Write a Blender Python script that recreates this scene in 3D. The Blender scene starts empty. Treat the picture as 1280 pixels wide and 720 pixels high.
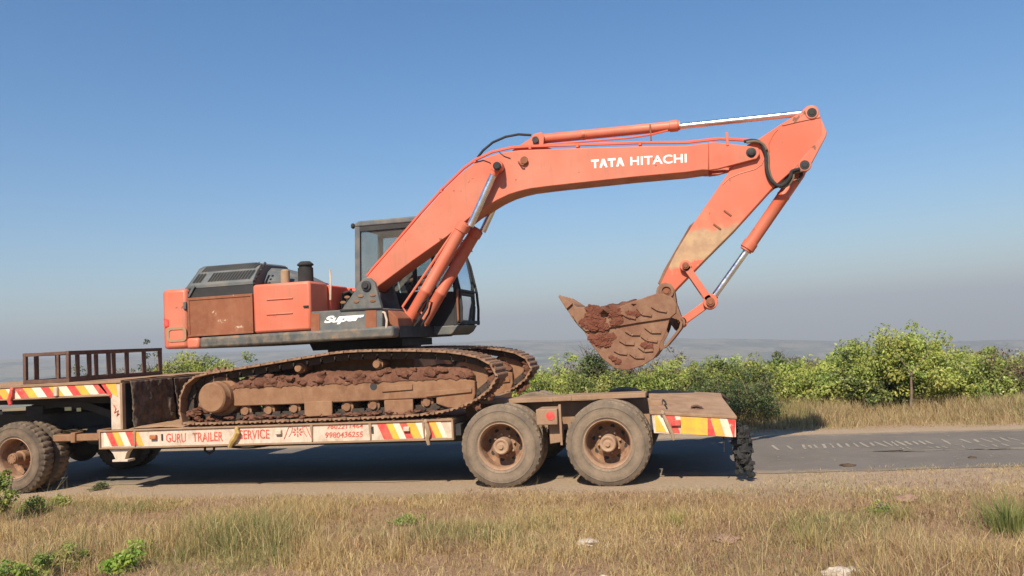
import bpy, bmesh, math, random
import numpy as np
from mathutils import Vector, Matrix, noise as mnoise

scene = bpy.context.scene
COL = scene.collection
rng = np.random.default_rng(7)
random.seed(7)

# ------------------------------------------------------------------ camera
CAM_POS = np.array([2.5209, -9.9541, 1.8207])
F_PX, YAW, PITCH, ROLL = 1018.86, 0.2236, 0.0645, -0.0538


def cam_axes():
    f = np.array([-math.sin(YAW) * math.cos(PITCH), math.cos(YAW) * math.cos(PITCH), math.sin(PITCH)])
    r = np.array([math.cos(YAW), math.sin(YAW), 0.0])
    u = np.cross(r, f)
    return math.cos(ROLL) * r + math.sin(ROLL) * u, -math.sin(ROLL) * r + math.cos(ROLL) * u, f


CR, CU, CF = cam_axes()
cam_data = bpy.data.cameras.new('camera')
cam_data.sensor_width = 36.0
cam_data.lens = 36.0 * F_PX / 1280.0
cam_data.clip_start = 0.05
cam_data.clip_end = 30000.0
cam = bpy.data.objects.new('camera', cam_data)
COL.objects.link(cam)
cam.matrix_world = Matrix(((CR[0], CU[0], -CF[0], CAM_POS[0]), (CR[1], CU[1], -CF[1], CAM_POS[1]),
                           (CR[2], CU[2], -CF[2], CAM_POS[2]), (0, 0, 0, 1)))
scene.camera = cam

# ------------------------------------------------------------------ sky and sun
SUN_TRAVEL = Vector((0.08, 1.05, -1.0)).normalized()
SUN_EL = math.asin(-SUN_TRAVEL.z)
SUN_AZ = math.atan2(-SUN_TRAVEL.x, -SUN_TRAVEL.y)
world = bpy.data.worlds.new('World')
scene.world = world
world.use_nodes = True
wn = world.node_tree
bg = wn.nodes['Background']
sky = wn.nodes.new('ShaderNodeTexSky')
sky.sky_type = 'NISHITA'
sky.sun_disc = False
sky.sun_elevation = SUN_EL
sky.sun_rotation = SUN_AZ
sky.altitude = 600.0
sky.air_density = 1.15
sky.dust_density = 0.8
sky.ozone_density = 4.0
bg.inputs['Strength'].default_value = 0.094
hsv = wn.nodes.new('ShaderNodeHueSaturation')      # clear dry-season blue
hsv.inputs['Saturation'].default_value = 1.30
wn.links.new(sky.outputs['Color'], hsv.inputs['Color'])
wn.links.new(hsv.outputs['Color'], bg.inputs['Color'])

sun_data = bpy.data.lights.new('sun', 'SUN')
sun_data.energy = 4.9
sun_data.angle = math.radians(0.6)
sun_data.color = (1.0, 0.90, 0.745)
sun = bpy.data.objects.new('sun', sun_data)
COL.objects.link(sun)
sun.rotation_euler = SUN_TRAVEL.to_track_quat('-Z', 'Y').to_euler()
sun.location = (0, -20, 30)

vs = scene.view_settings
vs.view_transform = 'Standard'
vs.look = 'None'
vs.exposure = 0.52
vs.gamma = 1.0
vs.use_curve_mapping = False
scene.render.engine = 'CYCLES'
scene.cycles.use_denoising = True
scene.cycles.max_bounces = 8
scene.cycles.transparent_max_bounces = 12
scene.cycles.volume_bounces = 0
scene.cycles.caustics_reflective = False
scene.cycles.caustics_refractive = False


# ------------------------------------------------------------------ helpers
def at(px, py, Y):
    """survey: where the sight line of a photo point meets the upright plane at depth Y -> (x, z)"""
    d = CF + (px - 640) / F_PX * CR - (py - 360) / F_PX * CU
    p = CAM_POS + d * ((Y - CAM_POS[1]) / d[1])
    return (p[0], p[2])


def P3(px, py, Y):
    x, z = at(px, py, Y)
    return Vector((x, Y, z))


def ground_at(px, py, Z=0.0):
    d = CF + (px - 640) / F_PX * CR - (py - 360) / F_PX * CU
    p = CAM_POS + d * ((Z - CAM_POS[2]) / d[2])
    return (p[0], p[1])


def prof(pts, Y):
    return [at(a, b, Y) for a, b in pts]


class MB:
    """collects shapes in world coordinates; build() links them as one mesh object"""

    def __init__(self):
        self.v = []
        self.f = []

    def add(self, vs, fs):
        o = len(self.v)
        self.v.extend([tuple(p) for p in vs])
        self.f.extend([tuple(i + o for i in f) for f in fs])
        return self

    def box(self, x0, x1, y0, y1, z0, z1):
        vs = [(x, y, z) for x in (x0, x1) for y in (y0, y1) for z in (z0, z1)]
        return self.add(vs, [(0, 1, 3, 2), (4, 6, 7, 5), (0, 4, 5, 1), (2, 3, 7, 6), (0, 2, 6, 4), (1, 5, 7, 3)])

    def prism(self, poly, y0, y1):
        """polygon in (x, z), from depth y0 to y1"""
        n = len(poly)
        area = sum(poly[i][0] * poly[(i + 1) % n][1] - poly[(i + 1) % n][0] * poly[i][1] for i in range(n))
        if area < 0:
            poly = poly[::-1]
        vs = [(x, y0, z) for x, z in poly] + [(x, y1, z) for x, z in poly]
        fs = [tuple(range(n)), tuple(range(2 * n - 1, n - 1, -1))]
        for i in range(n):
            j = (i + 1) % n
            fs.append((j, i, n + i, n + j))
        return self.add(vs, fs)

    def plan(self, poly, z0, z1):
        n = len(poly)
        area = sum(poly[i][0] * poly[(i + 1) % n][1] - poly[(i + 1) % n][0] * poly[i][1] for i in range(n))
        if area < 0:
            poly = poly[::-1]
        vs = [(x, y, z0) for x, y in poly] + [(x, y, z1) for x, y in poly]
        fs = [tuple(range(n - 1, -1, -1)), tuple(range(n, 2 * n))]
        for i in range(n):
            j = (i + 1) % n
            fs.append((i, j, n + j, n + i))
        return self.add(vs, fs)

    def hexa(self, a, b, c, d, off):
        """quad a b c d (counter-clockwise from outside) thickened by vector off (inward)"""
        q = [Vector(p) for p in (a, b, c, d)]
        off = Vector(off)
        vs = q + [p + off for p in q]
        return self.add(vs, [(0, 1, 2, 3), (7, 6, 5, 4), (1, 0, 4, 5), (2, 1, 5, 6), (3, 2, 6, 7), (0, 3, 7, 4)])

    def cyl(self, p0, p1, r0, r1=None, n=20, caps=True):
        r1 = r0 if r1 is None else r1
        return self.lathe(p0, Vector(p1) - Vector(p0), [(r0, 0), (r1, (Vector(p1) - Vector(p0)).length)], n, caps)

    def lathe(self, p0, axis, profile, n=24, caps=True):
        p0 = Vector(p0)
        w = Vector(axis).normalized()
        u = w.orthogonal().normalized()
        v = w.cross(u)
        vs, fs = [], []
        for r, h in profile:
            for k in range(n):
                a = 2 * math.pi * k / n
                vs.append(p0 + w * h + (u * math.cos(a) + v * math.sin(a)) * r)
        for i in range(len(profile) - 1):
            for k in range(n):
                m = (k + 1) % n
                fs.append((i * n + k, i * n + m, (i + 1) * n + m, (i + 1) * n + k))
        if caps:
            fs.append(tuple(range(n - 1, -1, -1)))
            L = (len(profile) - 1) * n
            fs.append(tuple(range(L, L + n)))
        return self.add(vs, fs)

    def tube(self, pts, r, n=8):
        pts = [Vector(p) for p in pts]
        rr = r if isinstance(r, (list, tuple)) else [r] * len(pts)
        vs, fs = [], []
        t0 = (pts[1] - pts[0]).normalized()
        u = t0.orthogonal().normalized()
        for i, p in enumerate(pts):
            if i == 0:
                t = t0
            elif i == len(pts) - 1:
                t = (pts[i] - pts[i - 1]).normalized()
            else:
                t = (pts[i + 1] - pts[i - 1]).normalized()
            u = (u - t * u.dot(t)).normalized()
            v = t.cross(u)
            for k in range(n):
                a = 2 * math.pi * k / n
                vs.append(p + (u * math.cos(a) + v * math.sin(a)) * rr[i])
        for i in range(len(pts) - 1):
            for k in range(n):
                m = (k + 1) % n
                fs.append((i * n + k, i * n + m, (i + 1) * n + m, (i + 1) * n + k))
        fs.append(tuple(range(n - 1, -1, -1)))
        L = (len(pts) - 1) * n
        fs.append(tuple(range(L, L + n)))
        return self.add(vs, fs)

    def bar(self, p0, p1, w, h, up=(0, 0, 1)):
        """square bar from p0 to p1, w across, h along up"""
        p0, p1 = Vector(p0), Vector(p1)
        t = (p1 - p0).normalized()
        up = Vector(up)
        s = t.cross(up).normalized() * (w / 2)
        q = s.cross(t).normalized() * (h / 2)
        vs = [p0 - s - q, p0 + s - q, p0 + s + q, p0 - s + q, p1 - s - q, p1 + s - q, p1 + s + q, p1 - s + q]
        return self.add(vs, [(0, 3, 2, 1), (4, 5, 6, 7), (0, 1, 5, 4), (1, 2, 6, 5), (2, 3, 7, 6), (3, 0, 4, 7)])

    def lump(self, c, rad, seed=0, sub=3, amp=0.35, freq=1.6):
        bm = bmesh.new()
        bmesh.ops.create_icosphere(bm, subdivisions=sub, radius=1.0)
        sv = Vector((seed * 3.17, seed * 1.3, seed * 7.7))
        c = Vector(c)
        vs = []
        for v in bm.verts:
            k = 1 + amp * mnoise.noise(v.co * freq + sv) + amp * 0.5 * mnoise.noise(v.co * freq * 2.6 + sv)
            vs.append(c + Vector((v.co.x * rad[0] * k, v.co.y * rad[1] * k, v.co.z * rad[2] * k)))
        fs = [tuple(v.index for v in f.verts) for f in bm.faces]
        bm.free()
        return self.add(vs, fs)

    def mesh(self, name, off=(0, 0, 0), smooth=None):
        me = bpy.data.meshes.new(name)
        ox, oy, oz = off
        me.from_pydata([(x - ox, y - oy, z - oz) for x, y, z in self.v], [], self.f)
        if smooth is not None:
            me.polygons.foreach_set('use_smooth', [True] * len(me.polygons))
            me.set_sharp_from_angle(angle=math.radians(smooth))
        me.update()
        return me

    def build(self, name, material, parent=None, off=None, bevel=None, smooth=38):
        if off is None:
            off = root_loc(parent) if parent else (0, 0, 0)
        me = self.mesh(name, off, smooth)
        if material:
            me.materials.append(material)
        o = bpy.data.objects.new(name, me)
        COL.objects.link(o)
        o.parent = parent
        if bevel:
            m = o.modifiers.new('bevel', 'BEVEL')
            m.width = bevel
            m.segments = 2
            m.limit_method = 'ANGLE'
            m.angle_limit = math.radians(38)
            m.harden_normals = False
        return o


def root_loc(o):
    v = Vector((0, 0, 0))
    while o is not None:
        v += o.location
        o = o.parent
    return v


def tag(o, label, cat, group=None):
    o['label'] = label
    o['category'] = cat
    if group:
        o['group'] = group
    return o


def thing(name, label, cat, loc=(0, 0, 0), group=None):
    o = bpy.data.objects.new(name, None)
    o.empty_display_size = 0.3
    COL.objects.link(o)
    o.location = loc
    return tag(o, label, cat, group)


def kind(o, k):
    o['kind'] = k
    return o


def inst(name, mesh, parent, loc, rot=None, mat=None):
    o = bpy.data.objects.new(name, mesh)
    COL.objects.link(o)
    o.parent = parent
    o.location = loc
    if rot is not None:
        o.rotation_euler = rot
    return o


def quick_mesh(name, verts, quads, colors=None, material=None, tris=False):
    """numpy mesh of quads (or triangles) with one colour per vertex"""
    k = 3 if tris else 4
    me = bpy.data.meshes.new(name)
    nv, nf = len(verts), len(quads)
    me.vertices.add(nv)
    me.vertices.foreach_set('co', np.ascontiguousarray(verts, dtype=np.float32).ravel())
    me.loops.add(nf * k)
    me.loops.foreach_set('vertex_index', np.ascontiguousarray(quads, dtype=np.int32).ravel())
    me.polygons.add(nf)
    me.polygons.foreach_set('loop_start', np.arange(0, nf * k, k, dtype=np.int32))
    me.update(calc_edges=True)
    if colors is not None:
        ca = me.color_attributes.new('tint', 'FLOAT_COLOR', 'POINT')
        c4 = np.ones((nv, 4), dtype=np.float32)
        c4[:, :3] = colors
        ca.data.foreach_set('color', c4.ravel())
    if material:
        me.materials.append(material)
    return me


# ------------------------------------------------------------------ materials
class NT:
    def __init__(self, name):
        self.m = bpy.data.materials.new(name)
        self.m.use_nodes = True
        self.t = self.m.node_tree
        self.b = self.t.nodes['Principled BSDF']
        self.out = self.t.nodes['Material Output']
        self.tc = self.n('ShaderNodeTexCoord')

    def n(self, typ, **kw):
        nd = self.t.nodes.new(typ)
        for k, v in kw.items():
            setattr(nd, k, v)
        return nd

    def l(self, a, b):
        self.t.links.new(a, b)

    def noise(self, scale, detail=4, rough=0.55, coord=None, dim=None, vec=None):
        nd = self.n('ShaderNodeTexNoise')
        nd.inputs['Scale'].default_value = scale
        nd.inputs['Detail'].default_value = detail
        nd.inputs['Roughness'].default_value = rough
        self.l(vec if vec is not None else self.tc.outputs['Object'], nd.inputs['Vector'])
        return nd.outputs['Fac']

    def ramp(self, fac, stops):
        r = self.n('ShaderNodeValToRGB')
        el = r.color_ramp.elements
        while len(el) < len(stops):
            el.new(0.5)
        for e, (p, c) in zip(el, stops):
            e.position = p
            e.color = (c, c, c, 1) if isinstance(c, (int, float)) else tuple(c) + (1,)
        self.l(fac, r.inputs['Fac'])
        return r.outputs['Color']

    def mix(self, fac, a, b, blend='MIX'):
        m = self.n('ShaderNodeMix', data_type='RGBA', blend_type=blend)
        for s, v in ((0, fac), (6, a), (7, b)):
            if isinstance(v, (int, float)):
                m.inputs[s].default_value = v
            elif isinstance(v, tuple):
                m.inputs[s].default_value = tuple(v) + (1,)
            else:
                self.l(v, m.inputs[s])
        return m.outputs[2]

    def math(self, op, a, b=None, clamp=False):
        m = self.n('ShaderNodeMath', operation=op, use_clamp=clamp)
        for s, v in ((0, a), (1, b)):
            if v is None:
                continue
            if isinstance(v, (int, float)):
                m.inputs[s].default_value = v
            else:
                self.l(v, m.inputs[s])
        return m.outputs[0]

    def set(self, color=None, rough=None, metal=None, spec=None):
        b = self.b
        for nm, v in (('Base Color', color), ('Roughness', rough), ('Metallic', metal), ('Specular IOR Level', spec)):
            if v is None:
                continue
            if isinstance(v, (int, float)):
                b.inputs[nm].default_value = v
            elif isinstance(v, tuple):
                b.inputs[nm].default_value = tuple(v) + (1,)
            else:
                self.l(v, b.inputs[nm])

    def bump(self, h, strength=0.3, dist=0.01):
        bp = self.n('ShaderNodeBump')
        bp.inputs['Strength'].default_value = strength
        bp.inputs['Distance'].default_value = dist
        self.l(h, bp.inputs['Height'])
        self.l(bp.outputs[0], self.b.inputs['Normal'])


def worn(name, base, dirt, amt=0.35, rough=0.5, scale=1.3, fade=None, metal=0.0, chips=None, chip_amt=0.0, bump=0.15,
         chip_scale=9.0, spec=0.4, streak=0.0):
    """painted or bare surface with faded patches, dust film and chips"""
    k = NT(name)
    fade = fade or tuple(min(1, c * 1.18 + 0.015) for c in base)
    c = k.mix(k.ramp(k.noise(scale, 5), [(0.35, 0.0), (0.68, 1.0)]), base, fade)
    n2 = k.noise(scale * 3.3, 7, 0.65)
    lo = 0.62 - amt * 0.45
    c = k.mix(k.ramp(n2, [(lo, 0.0), (lo + 0.3, min(1.0, amt * 1.7))]), c, dirt)
    if streak > 0:
        mp = k.n('ShaderNodeMapping')
        mp.inputs['Scale'].default_value = (14, 14, 1.1)
        k.l(k.tc.outputs['Object'], mp.inputs['Vector'])
        ns = k.noise(1.0, 5, 0.6, vec=mp.outputs[0])
        c = k.mix(k.ramp(ns, [(0.52, 0.0), (0.72, streak)]), c, dirt)
    if chips:
        n3 = k.noise(chip_scale, 6, 0.7)
        t = 0.72 - chip_amt * 0.2
        c = k.mix(k.ramp(n3, [(t, 0.0), (t + 0.03, 1.0)]), c, chips)
    n4 = k.noise(60, 4, 0.6)
    k.set(c, k.ramp(n2, [(0.3, rough), (0.7, min(1, rough + 0.3))]), metal, spec)
    k.bump(k.mix(0.5, n4, n2), bump, 0.006)
    return k.m


M = {}
M['orange'] = worn('orange_paint', (0.60, 0.130, 0.068), (0.36, 0.165, 0.100), 0.34, 0.36, 0.9, fade=(0.64, 0.215, 0.135),
                   chips=(0.22, 0.085, 0.045), chip_amt=0.42, chip_scale=4.5, streak=0.45)
M['orange_red'] = worn('orange_red_paint', (0.66, 0.10, 0.05), (0.40, 0.16, 0.09), 0.30, 0.45, 1.5,
                       fade=(0.72, 0.15, 0.08), chips=(0.2, 0.07, 0.04), chip_amt=0.2)
M['grey'] = worn('grey_paint', (0.088, 0.098, 0.099), (0.25, 0.205, 0.155), 0.42, 0.45, 1.6, fade=(0.125, 0.137, 0.140),
                 chips=(0.22, 0.12, 0.07), chip_amt=0.25, streak=0.2)
M['skirt'] = worn('scraped_skirt', (0.062, 0.068, 0.066), (0.26, 0.19, 0.13), 0.5, 0.55, 3.0, fade=(0.11, 0.115, 0.11), chips=(0.30, 0.15, 0.08),
                  chip_amt=0.5, chip_scale=5.0)
M['dark'] = worn('dark_steel', (0.022, 0.022, 0.023), (0.10, 0.08, 0.06), 0.25, 0.55, 2.0)
M['rust'] = worn('rusty_panel', (0.22, 0.075, 0.035), (0.34, 0.17, 0.10), 0.35, 0.75, 2.5, fade=(0.28, 0.10, 0.05),
                 chips=(0.55, 0.42, 0.30), chip_amt=0.28, chip_scale=5.0, streak=0.25)
M['dust'] = worn('dust_caked_steel', (0.27, 0.14, 0.074), (0.34, 0.20, 0.115), 0.45, 0.9, 2.0, fade=(0.19, 0.09, 0.048), bump=0.8,
                 chips=(0.20, 0.10, 0.06), chip_amt=0.35, chip_scale=6.0, streak=0.3)
M['tracksteel'] = worn('track_steel', (0.22, 0.12, 0.07), (0.37, 0.23, 0.14), 0.5, 0.8, 4.0, fade=(0.17, 0.09, 0.055), bump=0.4)
M['chain'] = worn('shaded_chain', (0.035, 0.026, 0.02), (0.16, 0.09, 0.055), 0.35, 0.7, 5.0, bump=0.4)  # near-black colour paints in the shade inside the track loop
M['bucket'] = worn('bucket_steel', (0.235, 0.122, 0.072), (0.32, 0.195, 0.122), 0.45, 0.8, 1.7, fade=(0.165, 0.068, 0.040),
                   chips=(0.52, 0.40, 0.29), chip_amt=0.3, chip_scale=4.5, bump=0.6)
M['chrome'] = worn('chrome', (0.78, 0.78, 0.78), (0.5, 0.46, 0.42), 0.1, 0.12, 3.0, metal=1.0, bump=0.0)
M['rubber'] = worn('black_rubber', (0.018, 0.018, 0.018), (0.07, 0.06, 0.05), 0.3, 0.7, 6.0)
M['tyre'] = worn('dusty_tyre', (0.135, 0.10, 0.072), (0.30, 0.215, 0.145), 0.5, 0.92, 4.0, fade=(0.19, 0.14, 0.10), bump=0.5, spec=0.15)
M['tyre_dark'] = worn('worn_tyre', (0.085, 0.064, 0.048), (0.21, 0.15, 0.105), 0.4, 0.92, 4.0, fade=(0.12, 0.09, 0.068), bump=0.5, spec=0.15)

def tyre_mat(name, rub, dust):
    k = NT(name)
    sx = k.n('ShaderNodeSeparateXYZ')
    k.l(k.tc.outputs['Object'], sx.inputs[0])
    rad = k.math('SQRT', k.math('ADD', k.math('MULTIPLY', sx.outputs['X'], sx.outputs['X']), k.math('MULTIPLY', sx.outputs['Z'], sx.outputs['Z'])))
    n1, n2 = k.noise(5, 7, 0.65), k.noise(34, 5, 0.7)
    ring = k.ramp(k.math('MULTIPLY', rad, 1.8), [(0.50, 0.85), (0.60, 0.55), (0.70, 0.75), (0.80, 0.30), (0.88, 0.25), (0.935, 0.8)])
    f = k.math('ADD', k.math('MULTIPLY', ring, 0.75), k.math('MULTIPLY', k.math('SUBTRACT', n1, 0.5), 1.5), True)
    c = k.mix(f, rub, dust)
    c = k.mix(k.ramp(n2, [(0.55, 0.0), (0.75, 0.5)]), c, tuple(v * 0.55 for v in rub))
    k.set(c, 0.95, 0.0, 0.12)
    k.bump(k.mix(0.5, n1, n2), 0.6, 0.01)
    return k.m


M['tyre'] = tyre_mat('dusty_tyre', (0.125, 0.098, 0.075), (0.33, 0.245, 0.17))
M['tyre_dark'] = tyre_mat('worn_tyre', (0.075, 0.060, 0.047), (0.27, 0.195, 0.135))
M['rim'] = worn('dusty_rim', (0.35, 0.215, 0.135), (0.42, 0.285, 0.185), 0.55, 0.9, 3.0, fade=(0.29, 0.155, 0.095),
                chips=(0.14, 0.06, 0.04), chip_amt=0.2, bump=0.4)
M['cream'] = worn('cream_paint', (0.60, 0.48, 0.365), (0.34, 0.215, 0.13), 0.38, 0.6, 2.2, fade=(0.64, 0.54, 0.43),
                  chips=(0.30, 0.14, 0.07), chip_amt=0.22, streak=0.4)
M['trailer'] = worn('dusty_brown_steel', (0.30, 0.185, 0.112), (0.38, 0.25, 0.16), 0.5, 0.85, 1.8, fade=(0.25, 0.145, 0.085),
                    chips=(0.15, 0.075, 0.05), chip_amt=0.25, bump=0.4)
M['rackbrown'] = worn('rusty_rack_steel', (0.10, 0.052, 0.036), (0.22, 0.13, 0.085), 0.35, 0.75, 4.0)
M['red'] = worn('red_tape', (0.60, 0.045, 0.04), (0.40, 0.19, 0.12), 0.42, 0.55, 4.0, streak=0.45, chips=(0.55, 0.42, 0.32), chip_amt=0.3)
M['yellow'] = worn('yellow_tape', (0.76, 0.40, 0.035), (0.46, 0.28, 0.12), 0.42, 0.55, 4.0, streak=0.45, chips=(0.55, 0.42, 0.32), chip_amt=0.3)
M['white_tape'] = worn('white_tape', (0.76, 0.62, 0.47), (0.48, 0.33, 0.21), 0.30, 0.55, 4.0, streak=0.3)
M['white'] = worn('white_lettering', (0.85, 0.84, 0.80), (0.7, 0.5, 0.4), 0.2, 0.5, 6.0)
M['redletter'] = worn('red_brush_lettering', (0.48, 0.055, 0.035), (0.65, 0.33, 0.22), 0.4, 0.6, 14.0)
M['tarp'] = worn('black_rubber_sheet', (0.045, 0.038, 0.034), (0.22, 0.15, 0.105), 0.55, 0.8, 3.0, fade=(0.085, 0.068, 0.055), bump=0.7)
M['reflector'] = worn('pale_reflector', (0.62, 0.68, 0.42), (0.4, 0.38, 0.25), 0.3, 0.3, 5)
M['amber'] = worn('amber_lens', (0.42, 0.13, 0.05), (0.4, 0.22, 0.12), 0.4, 0.3, 5)
M['rag'] = worn('yellow_rag', (0.40, 0.26, 0.08), (0.25, 0.17, 0.08), 0.4, 0.95, 9)
M['shirt'] = worn('dark_shirt', (0.045, 0.045, 0.06), (0.09, 0.08, 0.08), 0.3, 0.9, 5)
M['trousers'] = worn('trousers', (0.06, 0.055, 0.05), (0.1, 0.09, 0.08), 0.3, 0.9, 5)
M['skin'] = worn('skin', (0.26, 0.13, 0.08), (0.30, 0.16, 0.10), 0.2, 0.55, 8, bump=0.05)
M['hair'] = worn('hair', (0.012, 0.010, 0.009), (0.03, 0.025, 0.02), 0.2, 0.5, 12)
M['seat'] = worn('seat_fabric', (0.03, 0.03, 0.032), (0.09, 0.08, 0.07), 0.3, 0.9, 6)
M['liner'] = worn('cab_liner', (0.22, 0.23, 0.23), (0.30, 0.27, 0.23), 0.3, 0.8, 3)
M['stone'] = worn('pale_stone', (0.50, 0.43, 0.36), (0.36, 0.26, 0.18), 0.4, 0.9, 7, bump=0.5)
M['stone_red'] = worn('red_stone', (0.24, 0.145, 0.10), (0.28, 0.19, 0.125), 0.45, 0.9, 7, bump=0.5)
M['wood'] = worn('weathered_wood', (0.30, 0.2, 0.12), (0.4, 0.3, 0.2), 0.4, 0.9, 6)


def soil_mat(name, a, b, c, scale=5.0, bump=1.0):
    k = NT(name)
    n1 = k.noise(scale, 8, 0.65)
    n2 = k.noise(scale * 6, 6, 0.7)
    col = k.mix(k.ramp(n1, [(0.35, 0.0), (0.65, 1.0)]), a, b)
    col = k.mix(k.ramp(n2, [(0.5, 0.0), (0.72, 0.8)]), col, c)
    k.set(col, 0.95, 0.0, 0.1)
    k.bump(k.mix(0.5, n1, n2), bump, 0.02)
    return k.m


M['mud'] = soil_mat('red_mud', (0.125, 0.056, 0.036), (0.20, 0.097, 0.062), (0.065, 0.030, 0.020), 6)
M['mud_red'] = soil_mat('wet_red_mud', (0.15, 0.052, 0.032), (0.21, 0.085, 0.054), (0.085, 0.032, 0.022), 9)
M['primer'] = worn('worn_primer', (0.27, 0.20, 0.12), (0.45, 0.20, 0.10), 0.5, 0.8, 6.0)
M['disc'] = worn('shaded_rusty_disc', (0.20, 0.105, 0.062), (0.42, 0.265, 0.16), 0.45, 0.9, 5.0, fade=(0.26, 0.15, 0.09), bump=0.5)  # rust brown, darkened to paint in the shade of the deep wheel dish
M['deckdirt'] = soil_mat('deck_dirt', (0.34, 0.20, 0.115), (0.42, 0.265, 0.16), (0.25, 0.14, 0.08), 4)
M['clod'] = soil_mat('dark_clod', (0.08, 0.055, 0.035), (0.13, 0.09, 0.06), (0.05, 0.035, 0.025), 12)

# stick paint: lower half worn down to tan primer
def stick_mat():
    k = NT('stick_paint')
    c = k.mix(k.ramp(k.noise(0.9, 5), [(0.35, 0.0), (0.68, 1.0)]), (0.60, 0.128, 0.066), (0.63, 0.185, 0.110))
    sx = k.n('ShaderNodeSeparateXYZ')
    k.l(k.tc.outputs['Object'], sx.inputs[0])
    n = k.noise(3.2, 7, 0.65)
    # a band half way down the stick: local height between the pivots
    zz = k.math('ADD', sx.outputs['Z'], k.math('MULTIPLY', k.math('SUBTRACT', n, 0.5), 0.95))
    band = k.ramp(zz, [(0.0, 0.0), (0.27, 0.0), (0.31, 1.0), (0.74, 1.0), (0.84, 0.25), (1.0, 0.0)])
    c = k.mix(k.math('MULTIPLY', band, 0.9), c, k.mix(k.ramp(k.noise(5, 6, .7), [(.4, 0.0), (.6, 1.0)]), (0.50, 0.35, 0.19), (0.38, 0.255, 0.15)))
    c = k.mix(k.ramp(k.noise(9, 6, 0.7), [(0.63, 0.0), (0.67, 0.85)]), c, (0.24, 0.12, 0.07))
    k.set(c, 0.5, 0.0, 0.4)
    k.bump(n, 0.15, 0.006)
    return k.m


def glass_mat():
    k = NT('cab_glass')
    tr = k.n('ShaderNodeBsdfTransparent')
    tr.inputs[0].default_value = (0.84, 0.88, 0.87, 1)
    gl = k.n('ShaderNodeBsdfGlossy')
    gl.inputs['Roughness'].default_value = 0.08
    df = k.n('ShaderNodeBsdfDiffuse')
    df.inputs[0].default_value = (0.35, 0.32, 0.28, 1)
    lw = k.n('ShaderNodeLayerWeight')
    lw.inputs[0].default_value = 0.2
    m1 = k.n('ShaderNodeMixShader')
    k.l(lw.outputs['Fresnel'], m1.inputs[0])
    k.l(tr.outputs[0], m1.inputs[1])
    k.l(gl.outputs[0], m1.inputs[2])
    m2 = k.n('ShaderNodeMixShader')
    k.l(k.ramp(k.noise(2.0, 5), [(0.3, 0.08), (0.75, 0.24)]), m2.inputs[0])
    k.l(m1.outputs[0], m2.inputs[1])
    k.l(df.outputs[0], m2.inputs[2])
    k.l(m2.outputs[0], k.out.inputs['Surface'])
    return k.m


M['glass'] = glass_mat()
M['glass_rear'] = glass_mat()
for nd in M['glass_rear'].node_tree.nodes:
    if nd.type == 'LAYER_WEIGHT':
        nd.inputs[0].default_value = 0.05


def leaf_mat(name, rough=0.5, trans=0.35):
    k = NT(name)
    a = k.n('ShaderNodeAttribute', attribute_name='tint')
    df = k.n('ShaderNodeBsdfTranslucent')
    k.l(a.outputs['Color'], df.inputs['Color'])
    k.l(a.outputs['Color'], k.b.inputs['Base Color'])
    k.b.inputs['Roughness'].default_value = rough
    k.b.inputs['Specular IOR Level'].default_value = 0.35
    mx = k.n('ShaderNodeMixShader')
    mx.inputs[0].default_value = trans
    k.l(k.b.outputs[0], mx.inputs[1])
    k.l(df.outputs[0], mx.inputs[2])
    k.l(mx.outputs[0], k.out.inputs['Surface'])
    return k.m


M['leaf'] = leaf_mat('leaf', 0.45, 0.45)
M['grass'] = leaf_mat('grass_blade', 0.7, 0.42)
M['bark'] = soil_mat('bark', (0.16, 0.11, 0.075), (0.24, 0.18, 0.13), (0.10, 0.07, 0.05), 14)

# ------------------------------------------------------------------ ground, road, far hills
CR2 = np.array([math.cos(YAW), math.sin(YAW)])      # along the level line of sight's right hand
CF2 = np.array([-math.sin(YAW), math.cos(YAW)])


def sstep(a, b, x):
    t = np.clip((x - a) / (b - a), 0, 1)
    return t * t * (3 - 2 * t)


def vnoise(x, y, seed=0):
    xi, yi = np.floor(x).astype(np.int64), np.floor(y).astype(np.int64)
    xf, yf = x - xi, y - yi
    u, v = xf * xf * (3 - 2 * xf), yf * yf * (3 - 2 * yf)

    def h(a, b):
        n = (a * 374761393 + b * 668265263 + seed * 1442695041) & 0x7fffffff
        n = ((n ^ (n >> 13)) * 1274126177) & 0x7fffffff
        return ((n ^ (n >> 16)) & 0xffff) / 65535.0
    return (h(xi, yi) * (1 - u) + h(xi + 1, yi) * u) * (1 - v) + (h(xi, yi + 1) * (1 - u) + h(xi + 1, yi + 1) * u) * v


def fbm(x, y, seed=0, o=4):
    s, a, t = 0.0, 0.5, 0.0
    for i in range(o):
        s = s + a * vnoise(x * 2 ** i, y * 2 ** i, seed + i)
        t += a
        a *= 0.5
    return s / t


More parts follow.
